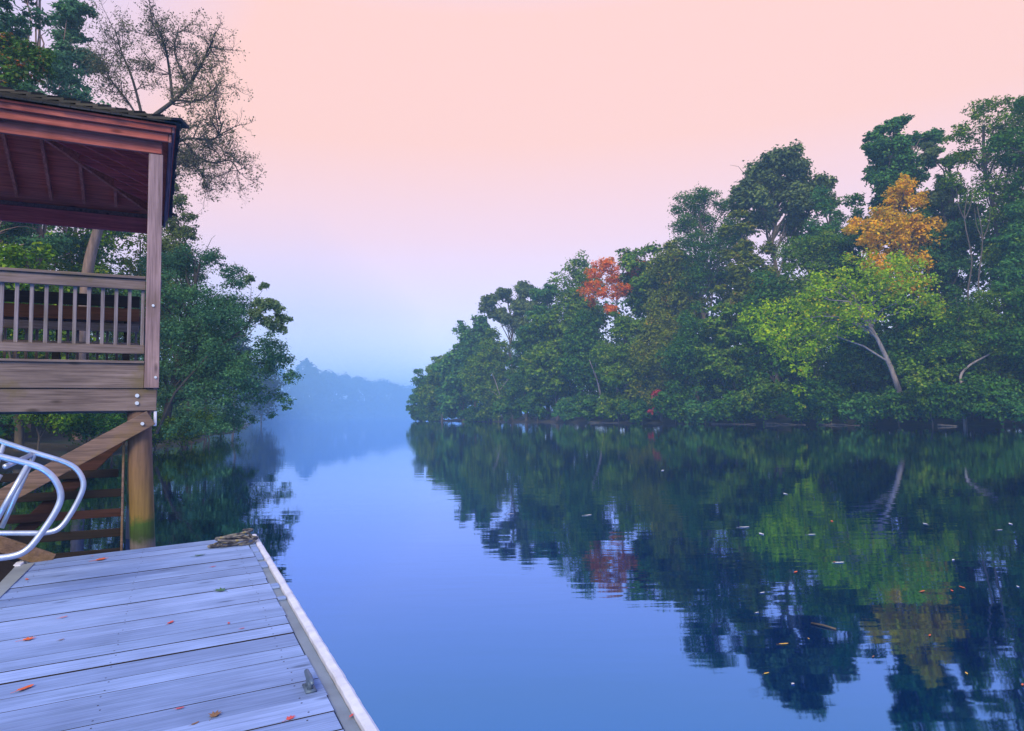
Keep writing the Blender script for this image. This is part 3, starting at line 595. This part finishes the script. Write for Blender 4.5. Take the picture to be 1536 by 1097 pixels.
for side in range(4):
    a, b = np.array(c4[side] + (ez,)), np.array(c4[(side + 1) % 4] + (ez,)); ap = np.array((cxm, cym, az)); mid = (a + b) / 2
    slope = ap - mid; L = np.linalg.norm(slope); sd = slope / L; al = (b - a) / np.linalg.norm(b - a); nm = np.cross(al, sd); half = np.linalg.norm(b - a) / 2
    k = 0; s0 = -.035
    while s0 < L - .05:
        hw_ = half * (1 - max(s0, 0) / L) + .03; u = -hw_
        while u < hw_:
            wdt = rr.uniform(.10, .20); u1 = min(u + wdt, hw_); ln = .30 + rr.uniform(-.012, .012); st = s0 + rr.uniform(-.012, .012); th = .016
            # lower edge rides on the course below
            def pt(uu, ss, lift): 
                lim = half * (1 - min(max(ss, 0), L) / L) + .03; return mid + al * np.clip(uu, -lim, lim) + sd * ss + nm * lift
            e0 = min(st + ln, L)
            lo0, lo1 = .022, .004
            vs = [pt(u + .003, st, lo0), pt(u1 - .003, st, lo0), pt(u1 - .003, e0, lo1), pt(u + .003, e0, lo1)]; vs += [v + nm * th for v in vs]
            s_.add(vs, [(3, 2, 1, 0), (4, 5, 6, 7), (0, 1, 5, 4), (1, 2, 6, 5), (2, 3, 7, 6), (3, 0, 4, 7)]); u = u1
        s0 += .145; k += 1
s_.build('shingles', M['shingle'], roof)
hc = MB()
for side in range(4):
    a = np.array(c4[side] + (ez,)); ap = np.array((cxm, cym, az)); L = np.linalg.norm(ap - a); dv = (ap - a) / L; sd = np.cross(dv, (0, 0, 1)); sd /= np.linalg.norm(sd); upn = np.cross(sd, dv); s0 = -.05
    while s0 < L - .1:
        q = a + dv * s0; q2 = a + dv * (s0 + .34); j = rr.uniform(-.008, .008)
        for sg in (-1, 1):
            o1 = sd * sg * .13 - upn * .045
            vs = [q + upn * (.072 + j), q + o1 + upn * (.070 + j), q2 + o1 + upn * .038, q2 + upn * .040]; vs += [v + upn * .026 for v in vs]
            fs = [(3, 2, 1, 0), (4, 5, 6, 7), (0, 1, 5, 4), (1, 2, 6, 5), (2, 3, 7, 6), (3, 0, 4, 7)]; hc.add(vs, fs)
        s0 += .27
hc.build('hip_cap', M['shingle'], roof)
# rafters under the four slopes, and hip rafters
def rz(x, y): return az - max(abs(x - cxm) / hw, abs(y - cym) / hd) * (az - ez) - .02
for i in range(-4, 5):
    o_ = i * .41
    for sgn in (1, -1):
        y_e = cym + sgn * (hd - .26); y_t = cym + sgn * abs(o_) * hd / hw; x = cxm + o_
        if abs(y_e - y_t) > .15: MB().bar((x, y_e, rz(x, y_e) - .048), (x, y_t, rz(x, y_t) - .048), .038, .09).build('rafter', M['dark_red'], roof)
        x_e = cxm + sgn * (hw - .26); x_t = cxm + sgn * abs(o_) * hw / hd; y = cym + o_
        if abs(x_e - x_t) > .15: MB().bar((x_e, y, rz(x_e, y) - .048), (x_t, y, rz(x_t, y) - .048), .038, .09).build('rafter', M['dark_red_x'], roof)
for a, b in c4:
    p1 = np.array((a, b, ez)); p2 = np.array((cxm, cym, az)); p1 = p1 + (p2 - p1) * .12
    MB().bar(p1 - [0, 0, .085], p2 - [0, 0, .085], .045, .13).build('hip_rafter', M['dark_red'], roof)
# deck frame
pb('rim_joist', 'grey', (-W_ - .05, -.093, -.06, -.02, 2.062, 2.325)); pb('deck_beam', 'grey', (-W_ - .05, .03, -.045, .0, 1.825, 2.055))
pb('rim_joist', 'grey', (-W_ - .05, .0, D_ + .02, D_ + .06, 2.062, 2.325)); pb('deck_beam', 'grey', (-W_ - .05, .03, D_, D_ + .045, 1.825, 2.055))
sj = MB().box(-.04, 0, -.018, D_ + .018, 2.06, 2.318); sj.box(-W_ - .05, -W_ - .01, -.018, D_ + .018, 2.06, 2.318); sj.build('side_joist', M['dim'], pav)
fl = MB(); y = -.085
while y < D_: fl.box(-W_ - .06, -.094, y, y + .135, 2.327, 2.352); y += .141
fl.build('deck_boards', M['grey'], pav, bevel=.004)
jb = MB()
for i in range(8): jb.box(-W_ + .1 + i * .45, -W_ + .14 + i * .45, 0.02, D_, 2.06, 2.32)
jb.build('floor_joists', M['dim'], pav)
# front railing
def railing(y0, mat_r):
    pb('rail_cap', mat_r, (-W_ + .08, -.095, y0 - .06, y0 + .06, 3.232, 3.262)); pb('top_rail', mat_r, (-W_ + .08, -.095, y0 - .035, y0 + .0, 3.118, 3.229)); pb('bottom_rail', mat_r, (-W_ + .08, -.095, y0 - .035, y0 + .0, 2.43, 2.522))
    x = -.12
    while x > -W_ + .12: pb('baluster', 'baluster', (x - .017, x + .017, y0 + .003, y0 + .037, 2.45, 3.20), bev=.003); x -= .125
railing(-.01, 'grey'); railing(D_ - .02, 'grey')
for y0 in (.09, ):
    pass
xs_ = .0
for xx in (0.0, -W_):
    b_ = MB().box(xx - .06, xx + .06, .08, D_ - .08, 3.232, 3.262).box(xx - .02, xx + .02, .08, D_ - .08, 3.118, 3.229).box(xx - .02, xx + .02, .08, D_ - .08, 2.43, 2.522); b_.build('side_rail', M['grey_post'], pav, bevel=.005)
# bolts on the beam
for xx, zz in ((-.155, 1.985), (-.155, 1.905)): MB().tube([(xx, -.044, zz), (xx, -.06, zz)], .02, 10).build('bolt', M['bolt'], pav)
# pilings
def piling(x, y, lean=0):
    z_ = np.linspace(-1.5, 1.822, 9); return MB().tube([(x - lean * (1.8 - q) / 1.8 * -1, y, q) for q in z_], [.128 - .012 * (q + 1.5) / 3.3 for q in z_], 24).build('piling', M['piling'], pav, smooth=True)
piling(-.135, .09, .075); piling(-W_ + .1, .09); piling(-.2, D_ - .15); piling(-W_ + .1, D_ - .15)
MB().bar((-.02, -.085, 1.75), (-2.95, -.085, .02), .042, .165, (0, 0, 1)).build('brace', M['brown'], pav, bevel=.005)
MB().bar((-.25, .26, 1.62), (-1.45, .26, .30), .042, .15, (0, 0, 1)).build('brace', M['dim_red'], pav, bevel=.005)
MB().tube([(-.10, -.105, 1.688), (-.10, -.125, 1.688)], .018, 10).build('bolt', M['bolt'], pav)
pb('batten', 'brown', (-.285, -.262, .03, .10, .25, 1.6)); pb('bracket', 'bumper', (.005, .035, -.03, -.005, 1.66, 1.82))
for k in range(6):
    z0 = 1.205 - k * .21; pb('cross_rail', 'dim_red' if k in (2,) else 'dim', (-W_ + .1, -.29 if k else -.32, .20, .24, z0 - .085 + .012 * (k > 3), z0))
    if 0: pass
# bench inside the pavilion
bn = empty('slatted_bench', mat=PM @ Matrix.Translation((0, 0, 2.352))); tag(bn, 'orange-brown slatted bench behind the railing inside the pavilion', 'bench')
y0 = D_ - .22
pb('backrest', 'dim', (-3.2, -.2, y0 + .005, y0 + .035, 1.03, 1.20), parent=bn); pb('backrest', 'orange', (-3.2, -.2, y0, y0 + .035, .82, 1.01), parent=bn); pb('backrest', 'grey', (-3.2, -.2, y0 - .02, y0 + .015, .66, .78), parent=bn)
pb('seat', 'grey', (-3.2, -.2, y0 - .40, y0 - .21, .43, .465), (-3.2, -.2, y0 - .20, y0 - .02, .43, .465), (-3.2, -.2, y0 - .42, y0 - .385, .37, .425), parent=bn)
for xx in (-3.0, -2.1, -1.25, -.4): pb('leg', 'dim', (xx, xx + .09, y0 - .34, y0 - .25, 0, .425), parent=bn); pb('back_support', 'dim', (xx, xx + .06, y0 + .037, y0 + .09, 0, 1.15), parent=bn)

# ------------------------------------------------------------------ floating dock
DC = on_z(385, 803, .45); dy = np.array([-.42, .9075, 0]); dy /= np.linalg.norm(dy); dx = np.array([dy[1], -dy[0], .0398]); dx /= np.linalg.norm(dx); dz = np.cross(dx, dy)
DM = Matrix(((dx[0], dy[0], dz[0], DC[0]), (dx[1], dy[1], dz[1], DC[1]), (dx[2], dy[2], dz[2], DC[2]), (0, 0, 0, 1)))
dock = empty('floating_dock', mat=DM); tag(dock, 'floating dock of weathered grey planks edged with a white bumper', 'dock')
def db(name, mat, *boxes, bev=.004, parent=dock):
    b_ = MB()
    for q in boxes: b_.box(*q)
    return b_.build(name, M[mat], parent, bevel=bev)
pl = MB(); y = -.035; rr = random.Random(3); DL = -10
while y > DL:
    wd = rr.choice([.19, .19, .235, .26]); dzz = rr.uniform(-.004, .003); e = rr.uniform(-.006, .006)
    pl.box(-2.08, -.124 + e, y - wd, y, -.038 + dzz, dzz); y -= wd + rr.choice([.004, .005, .006, .007, .017])
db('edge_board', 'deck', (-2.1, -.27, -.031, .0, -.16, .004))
# right side: metal channel, spacer blocks, bumper
db('metal_channel', 'channel', (-.118, -.056, DL, -.03, -.16, -.018))
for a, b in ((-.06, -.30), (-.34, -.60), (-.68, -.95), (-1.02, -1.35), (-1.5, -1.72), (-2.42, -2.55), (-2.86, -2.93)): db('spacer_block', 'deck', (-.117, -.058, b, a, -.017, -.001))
b_ = MB(); prof = [(-.054, -.14), (-.054, .004), (-.046, .012), (-.016, .015), (-.003, .006), (.002, -.02), (.002, -.14)]; ysn = np.linspace(.012, DL, 150); rr = random.Random(9)
for q in ysn:
    j = rr.uniform(-.0014, .0014); b_.v += [(a + (j if c > 0 else 0), float(q), c + (j if c > 0 else 0)) for a, c in prof]
n_ = len(prof); b_.f = [(i * n_ + k, i * n_ + k + 1, (i + 1) * n_ + k + 1, (i + 1) * n_ + k) for i in range(len(ysn) - 1) for k in range(n_ - 1)] + [tuple(range(n_))[::-1]]
b_.build('bumper', M['bumper'], dock, smooth=False)
db('bumper', 'bumper', (-.265, -.055, -.03, .012, -.14, .014), bev=.01); db('bumper', 'bumper', (-2.17, -1.98, -.02, .03, -.14, .024), bev=.01); db('bumper', 'bumper', (-2.19, -2.12, -.22, -.021, -.14, .022), bev=.01)
db('edge_plate', 'plate', (-2.17, -2.02, -1.7, -.14, .004, .010)); db('edge_board', 'deck', (-2.16, -2.085, DL, -.23, -.16, -.004))
fm = MB(); fm.box(-2.08, -.125, DL, -.036, -.075, -.052)  # dark sheet added below the planks to stand for shade in the gaps
for xx in (-2.05, -1.1, -.2): fm.box(xx, xx + .05, DL, -.033, -.24, -.04)
fm.box(-1.99, -1.12, DL + .2, -.3, -.62, -.245); fm.box(-1.04, -.22, DL + .2, -.3, -.62, -.245); fm.build('float_frame_and_shade_sheet', M['dim'], dock)
scw = MB(); rr = random.Random(12)
for v0 in range(0, len(pl.v), 8):
    ya, yb, zt = pl.v[v0][1], pl.v[v0 + 2][1], pl.v[v0 + 4][2]
    for xx in (-.24, -1.09, -1.93):
        for yy in (ya + .035, yb - .035):
            a_, b_ = xx + rr.uniform(-.012, .012), yy + rr.uniform(-.008, .008); scw.tube([(a_, b_, zt - .004), (a_, b_, zt + .0012)], .0055, 8)
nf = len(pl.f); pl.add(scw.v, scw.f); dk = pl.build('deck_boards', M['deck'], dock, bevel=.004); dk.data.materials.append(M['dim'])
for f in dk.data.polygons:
    if f.index >= nf or abs(f.normal.y) > .7: f.material_index = 1      # screws, and board sides coloured dark as painted shade in the seams
# cleat
cl_ = on_z(464, 1031, .45); lc = DM.inverted() @ Vector(cl_); cx_, cy_ = lc.x, lc.y
ck = MB(); ck.tube([(cx_, cy_ - .098, .052), (cx_, cy_ - .075, .058), (cx_, cy_ - .04, .055), (cx_, cy_, .054), (cx_, cy_ + .04, .055), (cx_, cy_ + .075, .058), (cx_, cy_ + .098, .052)], [.008, .012, .014, .016, .014, .012, .008], 10)
for s in (-.024, .024): ck.tube([(cx_, cy_ + s, .0), (cx_, cy_ + s, .03), (cx_, cy_ + s * .8, .052)], [.017, .012, .012], 8)
ck.box(cx_ - .025, cx_ + .025, cy_ - .06, cy_ + .06, 0, .008); ck.build('cleat', M['steel'], dock, smooth=True)
# rope coil
m, t, out = nt('braided_rope'); v = objvec(t); n = noise(t, v, 16, 3)
c = ramp(t, n, [(.36, (.025, .025, .045)), (.47, (.10, .09, .10)), (.58, (.22, .20, .20)), (.70, (.30, .23, .06))])
p = nd(t, 'ShaderNodeBsdfPrincipled', Roughness=.9); t.links.new(c, p.inputs['Base Color'])
wv = t.nodes.new('ShaderNodeTexWave'); wv.inputs['Scale'].default_value = 28; wv.inputs['Distortion'].default_value = 2; t.links.new(v, wv.inputs['Vector'])
t.links.new(bump(t, wv.outputs[1], .8, .006), p.inputs['Normal']); t.links.new(p.outputs[0], out.inputs[0]); M['rope'] = m
rc = DM.inverted() @ Vector(on_z(349, 815, .45)); rr = random.Random(4); pts = []
for i in range(150):
    a = i / 150 * 2 * math.pi * 5.2; rad = .15 + .05 * math.sin(a * .37 + 1) + .03 * math.sin(a * 1.9); lift = .014 + .085 * (i / 150) + .030 * math.sin(a * .83 + 1) * (i / 150) ** .5
    pts.append((rad * 1.15 * math.cos(a) + .04 * math.sin(i * .09), rad * .85 * math.sin(a) + .03 * math.sin(i * .05), max(.014, lift)))
pts += [(.16, -.05, .09), (.2, -.09, .04), (.17, -.15, .014), (.05, -.17, .014)]
rope = empty('rope_coil', mat=DM @ Matrix.Translation((rc.x, rc.y, 0))); MB().tube(smooth_path(pts, 2), .0115, 7).build('rope', M['rope'], rope, smooth=True)
MB().tube(smooth_path([(-.19, -.02, .02), (-.23, -.05, .016), (-.2, -.1, .015), (-.1, -.12, .03)], 5), .0135, 7).build('rope_end', M['rope'], rope, smooth=True)
tag(rope, 'coil of dark and yellow rope at the far right corner of the dock', 'rope')

# ------------------------------------------------------------------ gangway with tubular handrails
gw = empty('gangway', tuple(on_z(20, 850, .4))); tag(gw, 'aluminium gangway with looped tubular handrails at the left end of the dock', 'gangway')
g0 = np.array(gw.location)
PA = at(60, 799, 5.3); PBq = at(90, 776, 6.35)
def rp(lst, P): return [on_plane(a, b, P, PY) - g0 for a, b in lst]
for nm, P, loop, st in (('handrail', PA, [(-120, 650), (-60, 668), (0, 685), (40, 695), (64, 704), (82, 720), (91, 743), (84, 766), (61, 801), (40, 825), (15, 835), (-30, 838), (-120, 838)], [((42, 697), (-20, 806)), ((0, 712), (-60, 800))]),
                        ('handrail', PBq, [(-120, 620), (-60, 641), (0, 662), (51, 679), (98, 694), (117, 707), (125, 726), (119, 747), (102, 777), (88, 793), (70, 799), (40, 800), (-120, 800)], [((52, 681), (2, 792)), ((6, 666), (-40, 790))])):
    h_ = MB().tube(smooth_path(rp(loop, P), 8), .0235, 12).build(nm, M['alu'], gw, smooth=True)
    for a, b in st: MB().tube(rp([a, b], P), .021, 10).build('strut', M['alu'], h_, smooth=True)
MB().tube([rp([(8, 700)], PA)[0], rp([(46, 683)], PBq)[0]], .02, 10).build('cross_tube', M['alu'], gw, smooth=True)
dA = on_z(78, 842, .36) - g0; dB = at(-140, 770, 6.5) - g0
MB().bar(dA, dB, .05, .14).build('stringer', M['brown'], gw, bevel=.005)
# deck of the ramp, sloping up to the left
off = -PY * 1.0
mbd = MB(); q1 = dA - PX * .25 - PY * .05; q2 = dB - PX * .1 - PY * .05
mbd.add([q1, q2, q2 + off, q1 + off] + [v - np.array([0, 0, .05]) for v in (q1, q2, q2 + off, q1 + off)], [(0, 1, 2, 3), (7, 6, 5, 4), (0, 4, 5, 1), (1, 5, 6, 2), (2, 6, 7, 3), (3, 7, 4, 0)])
mbd.build('ramp_deck', M['dim'], gw)

# ------------------------------------------------------------------ fallen leaves
def lm(name, c):
    m, t, out = nt(name); v = objvec(t); n = noise(t, v, 18, 4); cc = ramp(t, n, [(.3, tuple(x * .6 for x in c)), (.7, tuple(min(1, x * 1.25) for x in c))])
    p = nd(t, 'ShaderNodeBsdfPrincipled', Roughness=.7); t.links.new(cc, p.inputs['Base Color']); t.links.new(p.outputs[0], out.inputs[0]); return m
LM = dict(orange=lm('orange_leaf', (.62, .11, .025)), red=lm('red_leaf', (.55, .07, .07)), green=lm('dull_green_leaf', (.05, .12, .06)), brown=lm('brown_leaf', (.20, .10, .05)), yellow=lm('yellow_leaf', (.62, .36, .04)), white=lm('pale_leaf', (.62, .60, .60)))
def leaf_mesh(kind, seed):
    rr = random.Random(seed); out_ = []
    lob = {'maple': [(0, 1.0), (.35, .55), (.62, .95), (1.0, .5), (1.3, .85), (1.8, .42), (2.4, .55), (2.9, .32)], 'oval': [(0, 1), (.35, .82), (.8, .58), (1.4, .47), (2.0, .55), (2.6, .8), (3.0, .95)]}[kind]
    full = lob + [(math.pi, .35 if kind == 'maple' else 1)] + [(2 * math.pi - a, r) for a, r in lob[:0:-1]]
    mb = MB(); top = [(0, 0, .10)]
    for a, r in full:
        r *= rr.uniform(.88, 1.1); x, y = r * math.cos(a), r * math.sin(a) * (.85 if kind == 'maple' else .75); top.append((x, y, .02 + .22 * abs(y) * rr.uniform(.5, 1.3) + .10 * x * x))
    n = len(full); th = .02
    vs = top + [(a, b, c - th) for a, b, c in top]; o = n + 1
    fs = [(0, i + 1, (i + 1) % n + 1) for i in range(n)] + [(o, o + (i + 1) % n + 1, o + i + 1) for i in range(n)] + [(i + 1, o + i + 1, o + (i + 1) % n + 1, (i + 1) % n + 1) for i in range(n)]
    mb.add(vs, fs); mb.tube([(-.3 if kind == 'maple' else -.9, 0, .05), (-.8 if kind == 'maple' else -1.2, .05, .04), (-1.15 if kind == 'maple' else -1.6, .12, .03)], .022, 4)
    return mb
def put_leaf(kind, c, px, py, size, rot, label, group, z=None, name='fallen_leaf', seed=1, sy=1):
    mb = leaf_mesh(kind, seed); o = mb.build(name, LM[c])
    if z is None:                                   # on the dock plane
        n = np.array(dz); q = on_plane(px, py, DC, n); o.matrix_world = Matrix.Translation(Vector(q) + Vector(dz) * (.004 if px < 515 else -.008)) @ Matrix(((dx[0], dy[0], dz[0], 0), (dx[1], dy[1], dz[1], 0), (dx[2], dy[2], dz[2], 0), (0, 0, 0, 1))) @ Matrix.Rotation(rot, 4, 'Z') @ Matrix.Diagonal((size, size * sy, size, 1))
    else:
        q = on_z(px, py, z); o.matrix_world = Matrix.Translation(Vector(q)) @ Matrix.Rotation(rot, 4, 'Z') @ Matrix.Diagonal((size, size * sy, size * .5, 1))
    tag(o, label, 'leaf', group); return o
DG = 'leaves fallen on the dock'
for i, (k, c, px, py, s, r, lab) in enumerate([
    ('maple', 'orange', 149, 841, .085, .3, 'large orange leaf near the far edge of the dock'), ('oval', 'orange', 138, 835, .03, 1, 'tiny orange leaf right at the far edge of the dock'),
    ('oval', 'orange', 40, 870, .045, 2, 'small orange leaf beside the metal edge plate'), ('oval', 'orange', 95, 927, .04, .4, 'small orange leaf alone above the bigger orange leaf at the left'),
    ('maple', 'orange', 40, 961, .055, .2, 'middle one of the orange leaves along the left side of the dock'), ('oval', 'orange', 38, 1034, .07, .7, 'orange-red leaf nearest the lower left corner of the dock'),
    ('maple', 'brown', 322, 1075, .05, 1.2, 'curled brown leaf at the bottom of the dock'), ('maple', 'red', 434, 1080, .035, .6, 'small red leaf at the bottom right of the dock planks'),
    ('oval', 'red', 527, 1071, .03, .9, 'small red leaf lying in the metal channel'), ('maple', 'green', 332, 887, .075, 2.2, 'dull green leaf in the middle of the dock'),
    ('oval', 'green', 300, 834, .085, .2, 'dull green curled leaf near the rope'), ('oval', 'red', 320, 851, .04, .3, 'small dark red leaf below the green curled leaf'),
    ('oval', 'red', 256, 935, .055, 1.1, 'dark red curled leaf in the middle of the planks'), ('oval', 'red', 343, 936, .03, 1.6, 'tiny red leaf right of the dark red curled leaf'), ('oval', 'red', 363, 944, .025, .1, 'tiniest red leaf in the right half of the planks'),
    ('oval', 'brown', 92, 961, .03, .5, 'tiny brown leaf right of the middle orange leaf'), ('oval', 'brown', 293, 1087, .03, .5, 'tiny brown leaf left of the curled brown leaf'), ('oval', 'red', 270, 1064, .03, 0, 'tiny red leaf above the curled brown leaf')]):
    put_leaf(k, c, px, py, s * (.62 if k == 'oval' else .9), r, lab, DG, seed=20 + i)
WG = 'leaves floating on the river'
for i, (k, c, px, py, s, lab) in enumerate([
    ('oval', 'yellow', 1176, 966, .085, 'orange-yellow floating leaf, largest on the dark reflection'), ('oval', 'yellow', 1150, 1010, .055, 'orange floating leaf left of the pale curled one'), ('maple', 'white', 1189, 1026, .045, 'pale curled floating leaf near the foot of the dark reflection'),
    ('oval', 'yellow', 1450, 1010, .05, 'yellow floating leaf on the bright patch at the right'), ('oval', 'orange', 1443, 881, .09, 'long pale orange floating leaf at the right'), ('oval', 'white', 1260, 844, .14, 'white floating leaf with a red tip'), ('oval', 'red', 1252, 843, .06, 'red leaf touching the white floating leaf'),
    ('oval', 'orange', 1194, 858, .10, 'thin orange floating leaf left of the white one'), ('oval', 'orange', 1248, 782, .14, 'orange floating leaf in the upper part of the green reflection'), ('oval', 'white', 1142, 801, .16, 'pale floating leaf at the left of the green reflection'), ('oval', 'white', 1218, 802, .14, 'pale floating leaf in the middle of the green reflection'),
    ('oval', 'orange', 1384, 887, .09, 'orange floating leaf on the brown reflection'), ('oval', 'orange', 1395, 953, .055, 'small orange floating leaf on the golden reflection'), ('oval', 'orange', 1428, 886, .07, 'orange floating leaf beside the long pale one'), ('oval', 'white', 1178, 741, .22, 'pale floating leaf far out under the leaning tree'), ('oval', 'white', 1117, 791, .18, 'thin pale floating leaf far left on the dark water'),
    ('oval', 'white', 1136, 919, .05, 'small white floating leaf above the dark treetop reflection'), ('oval', 'white', 1430, 840, .09, 'pale floating leaf on the dark water at the right'), ('oval', 'white', 1516, 786, .14, 'pale floating leaf near the right edge, farther out'), ('oval', 'yellow', 1213, 958, .035, 'small yellow floating leaf right of the largest one'),
    ('oval', 'white', 767, 771, .12, 'pale floating leaf alone in the middle of the river'), ('oval', 'white', 882, 773, .18, 'pale floating leaf below the red maple reflection'), ('oval', 'orange', 1534, 1027, .045, 'orange floating leaf at the right edge of the picture'), ('oval', 'white', 994, 706, .3, 'pale floating leaf far out in the middle of the dark reflection'), ('oval', 'white', 1388, 786, .13, 'pale floating leaf right of the mirrored trunk'), ('oval', 'white', 1500, 795, .1, 'small pale floating leaf nearer than the one at the right edge'), ('oval', 'white', 1144, 889, .07, 'tiny pale floating leaf on the dark water left of the thin orange one'), ('oval', 'brown', 1310, 985, .05, 'brown floating leaf near the reflected domed tree'), ('oval', 'white', 1527, 880, .06, 'pale floating leaf at the right edge, level with the long orange one')]):
    put_leaf(k, c, px, py, s * .45, .2 + .35 * (i % 5), lab, WG, z=.004, name='floating_leaf', seed=50 + i, sy=.8)
# floating twig
q = on_z(1217, 935, .006); q2 = on_z(1254, 944, .006); tw = MB().tube([q, (q + q2) / 2 + np.array([0, 0, .006]), q2], .008, 6).build('floating_twig', B['brown'], smooth=True); tag(tw, 'pale twig floating on the dark treetop reflection', 'twig')

# ------------------------------------------------------------------ haze
hb = MB().box(-1050, 1050, -1050, 1050, -3.2, 36); 
m, t, out = nt('haze_air'); pv = t.nodes.new('ShaderNodeVolumePrincipled')
pv.inputs['Color'].default_value = (.50, .76, 1.0, 1); pv.inputs['Density'].default_value = .0009
t.links.new(pv.outputs[0], out.inputs['Volume']); hz_ = hb.build('haze', m); tag(hz_, kind='stuff')

# river mist standing over the far bend
mb_ = MB(); fp = [(-175, 95), (-27, 95), (-23, 200), (12, 208), (12, 790), (-175, 790)]
mb_.add([(a, b, -3.0) for a, b in fp] + [(a, b, 31.0) for a, b in fp], [(5, 4, 3, 2, 1, 0), (6, 7, 8, 9, 10, 11)] + [(i, (i + 1) % 6, (i + 1) % 6 + 6, i + 6) for i in range(6)])
m, t, out = nt('mist_air'); pv = t.nodes.new('ShaderNodeVolumePrincipled'); pv.inputs['Color'].default_value = (.36, .68, 1.0, 1); pv.inputs['Density'].default_value = .0028
t.links.new(pv.outputs[0], out.inputs['Volume']); tag(mb_.build('mist', m), kind='stuff')

# ------------------------------------------------------------------ sky and sun
SUN_EL, SUN_AZ = R(36), R(192)          # azimuth clockwise from +Y: low behind the camera, to the left
wd = bpy.data.worlds.new('World'); sc.world = wd; wd.use_nodes = True; t = wd.node_tree; t.nodes.clear()
out = t.nodes.new('ShaderNodeOutputWorld')
sky = t.nodes.new('ShaderNodeTexSky'); sky.sky_type = 'NISHITA'; sky.sun_disc = False; sky.sun_elevation = SUN_EL; sky.sun_rotation = SUN_AZ
bg1 = t.nodes.new('ShaderNodeBackground'); t.links.new(sky.outputs[0], bg1.inputs[0]); bg1.inputs[1].default_value = .03
tc = t.nodes.new('ShaderNodeTexCoord'); sp = t.nodes.new('ShaderNodeSeparateXYZ'); t.links.new(tc.outputs['Generated'], sp.inputs[0])
dawn = ramp(t, sp.outputs[2], [(0, (1.0, 1.12, 1.30)), (.06, (.86, .96, 1.22)), (.14, (.80, .76, 1.12)), (.24, (.98, .70, .80)), (.36, (1.11, .68, .575)), (.50, (1.14, .705, .61)), (.60, (.80, .76, 1.1)), (.72, (.40, .72, 1.9)), (1, (.34, .70, 2.1))])
# the left (north-west) of the dawn sky stays paler and bluer high up
lf = ramp(t, mathn(t, 'ADD', mathn(t, 'MULTIPLY', sp.outputs[0], -1.0), mathn(t, 'MULTIPLY', sp.outputs[2], .8)), [(.68, (0, 0, 0)), (1.05, (1, 1, 1))])
dawn = mix(t, lf, dawn, (.62, .72, 1.25))
# the unseen sky behind the camera is tinted bluer to cool its light
bk_ = ramp(t, mathn(t, 'ADD', mathn(t, 'MULTIPLY', sp.outputs[1], -.5), .5), [(.42, (0, 0, 0)), (.72, (1, 1, 1))])
dawn = mix(t, bk_, dawn, (.60, .80, 1.2))
bg2 = t.nodes.new('ShaderNodeBackground'); t.links.new(dawn, bg2.inputs[0]); bg2.inputs[1].default_value = .9
ad = t.nodes.new('ShaderNodeAddShader'); t.links.new(bg1.outputs[0], ad.inputs[0]); t.links.new(bg2.outputs[0], ad.inputs[1]); t.links.new(ad.outputs[0], out.inputs[0])
sl = bpy.data.lights.new('sun', 'SUN'); sl.energy = 3.9; sl.angle = R(22); sl.color = (1, .88, .60); so = bpy.data.objects.new('sun', sl); col.objects.link(so)
sd = Vector((math.sin(SUN_AZ) * math.cos(SUN_EL), math.cos(SUN_AZ) * math.cos(SUN_EL), math.sin(SUN_EL))); so.rotation_euler = sd.to_track_quat('Z', 'Y').to_euler()

# ------------------------------------------------------------------ render settings
sc.view_settings.view_transform = 'Standard'; sc.view_settings.look = 'None'; sc.view_settings.exposure = 0; sc.view_settings.gamma = 1
cy = sc.cycles; cy.max_bounces = 8; cy.diffuse_bounces = 3; cy.glossy_bounces = 4; cy.transmission_bounces = 3; cy.volume_bounces = 1; cy.use_denoising = True
cy.sample_clamp_indirect = 6
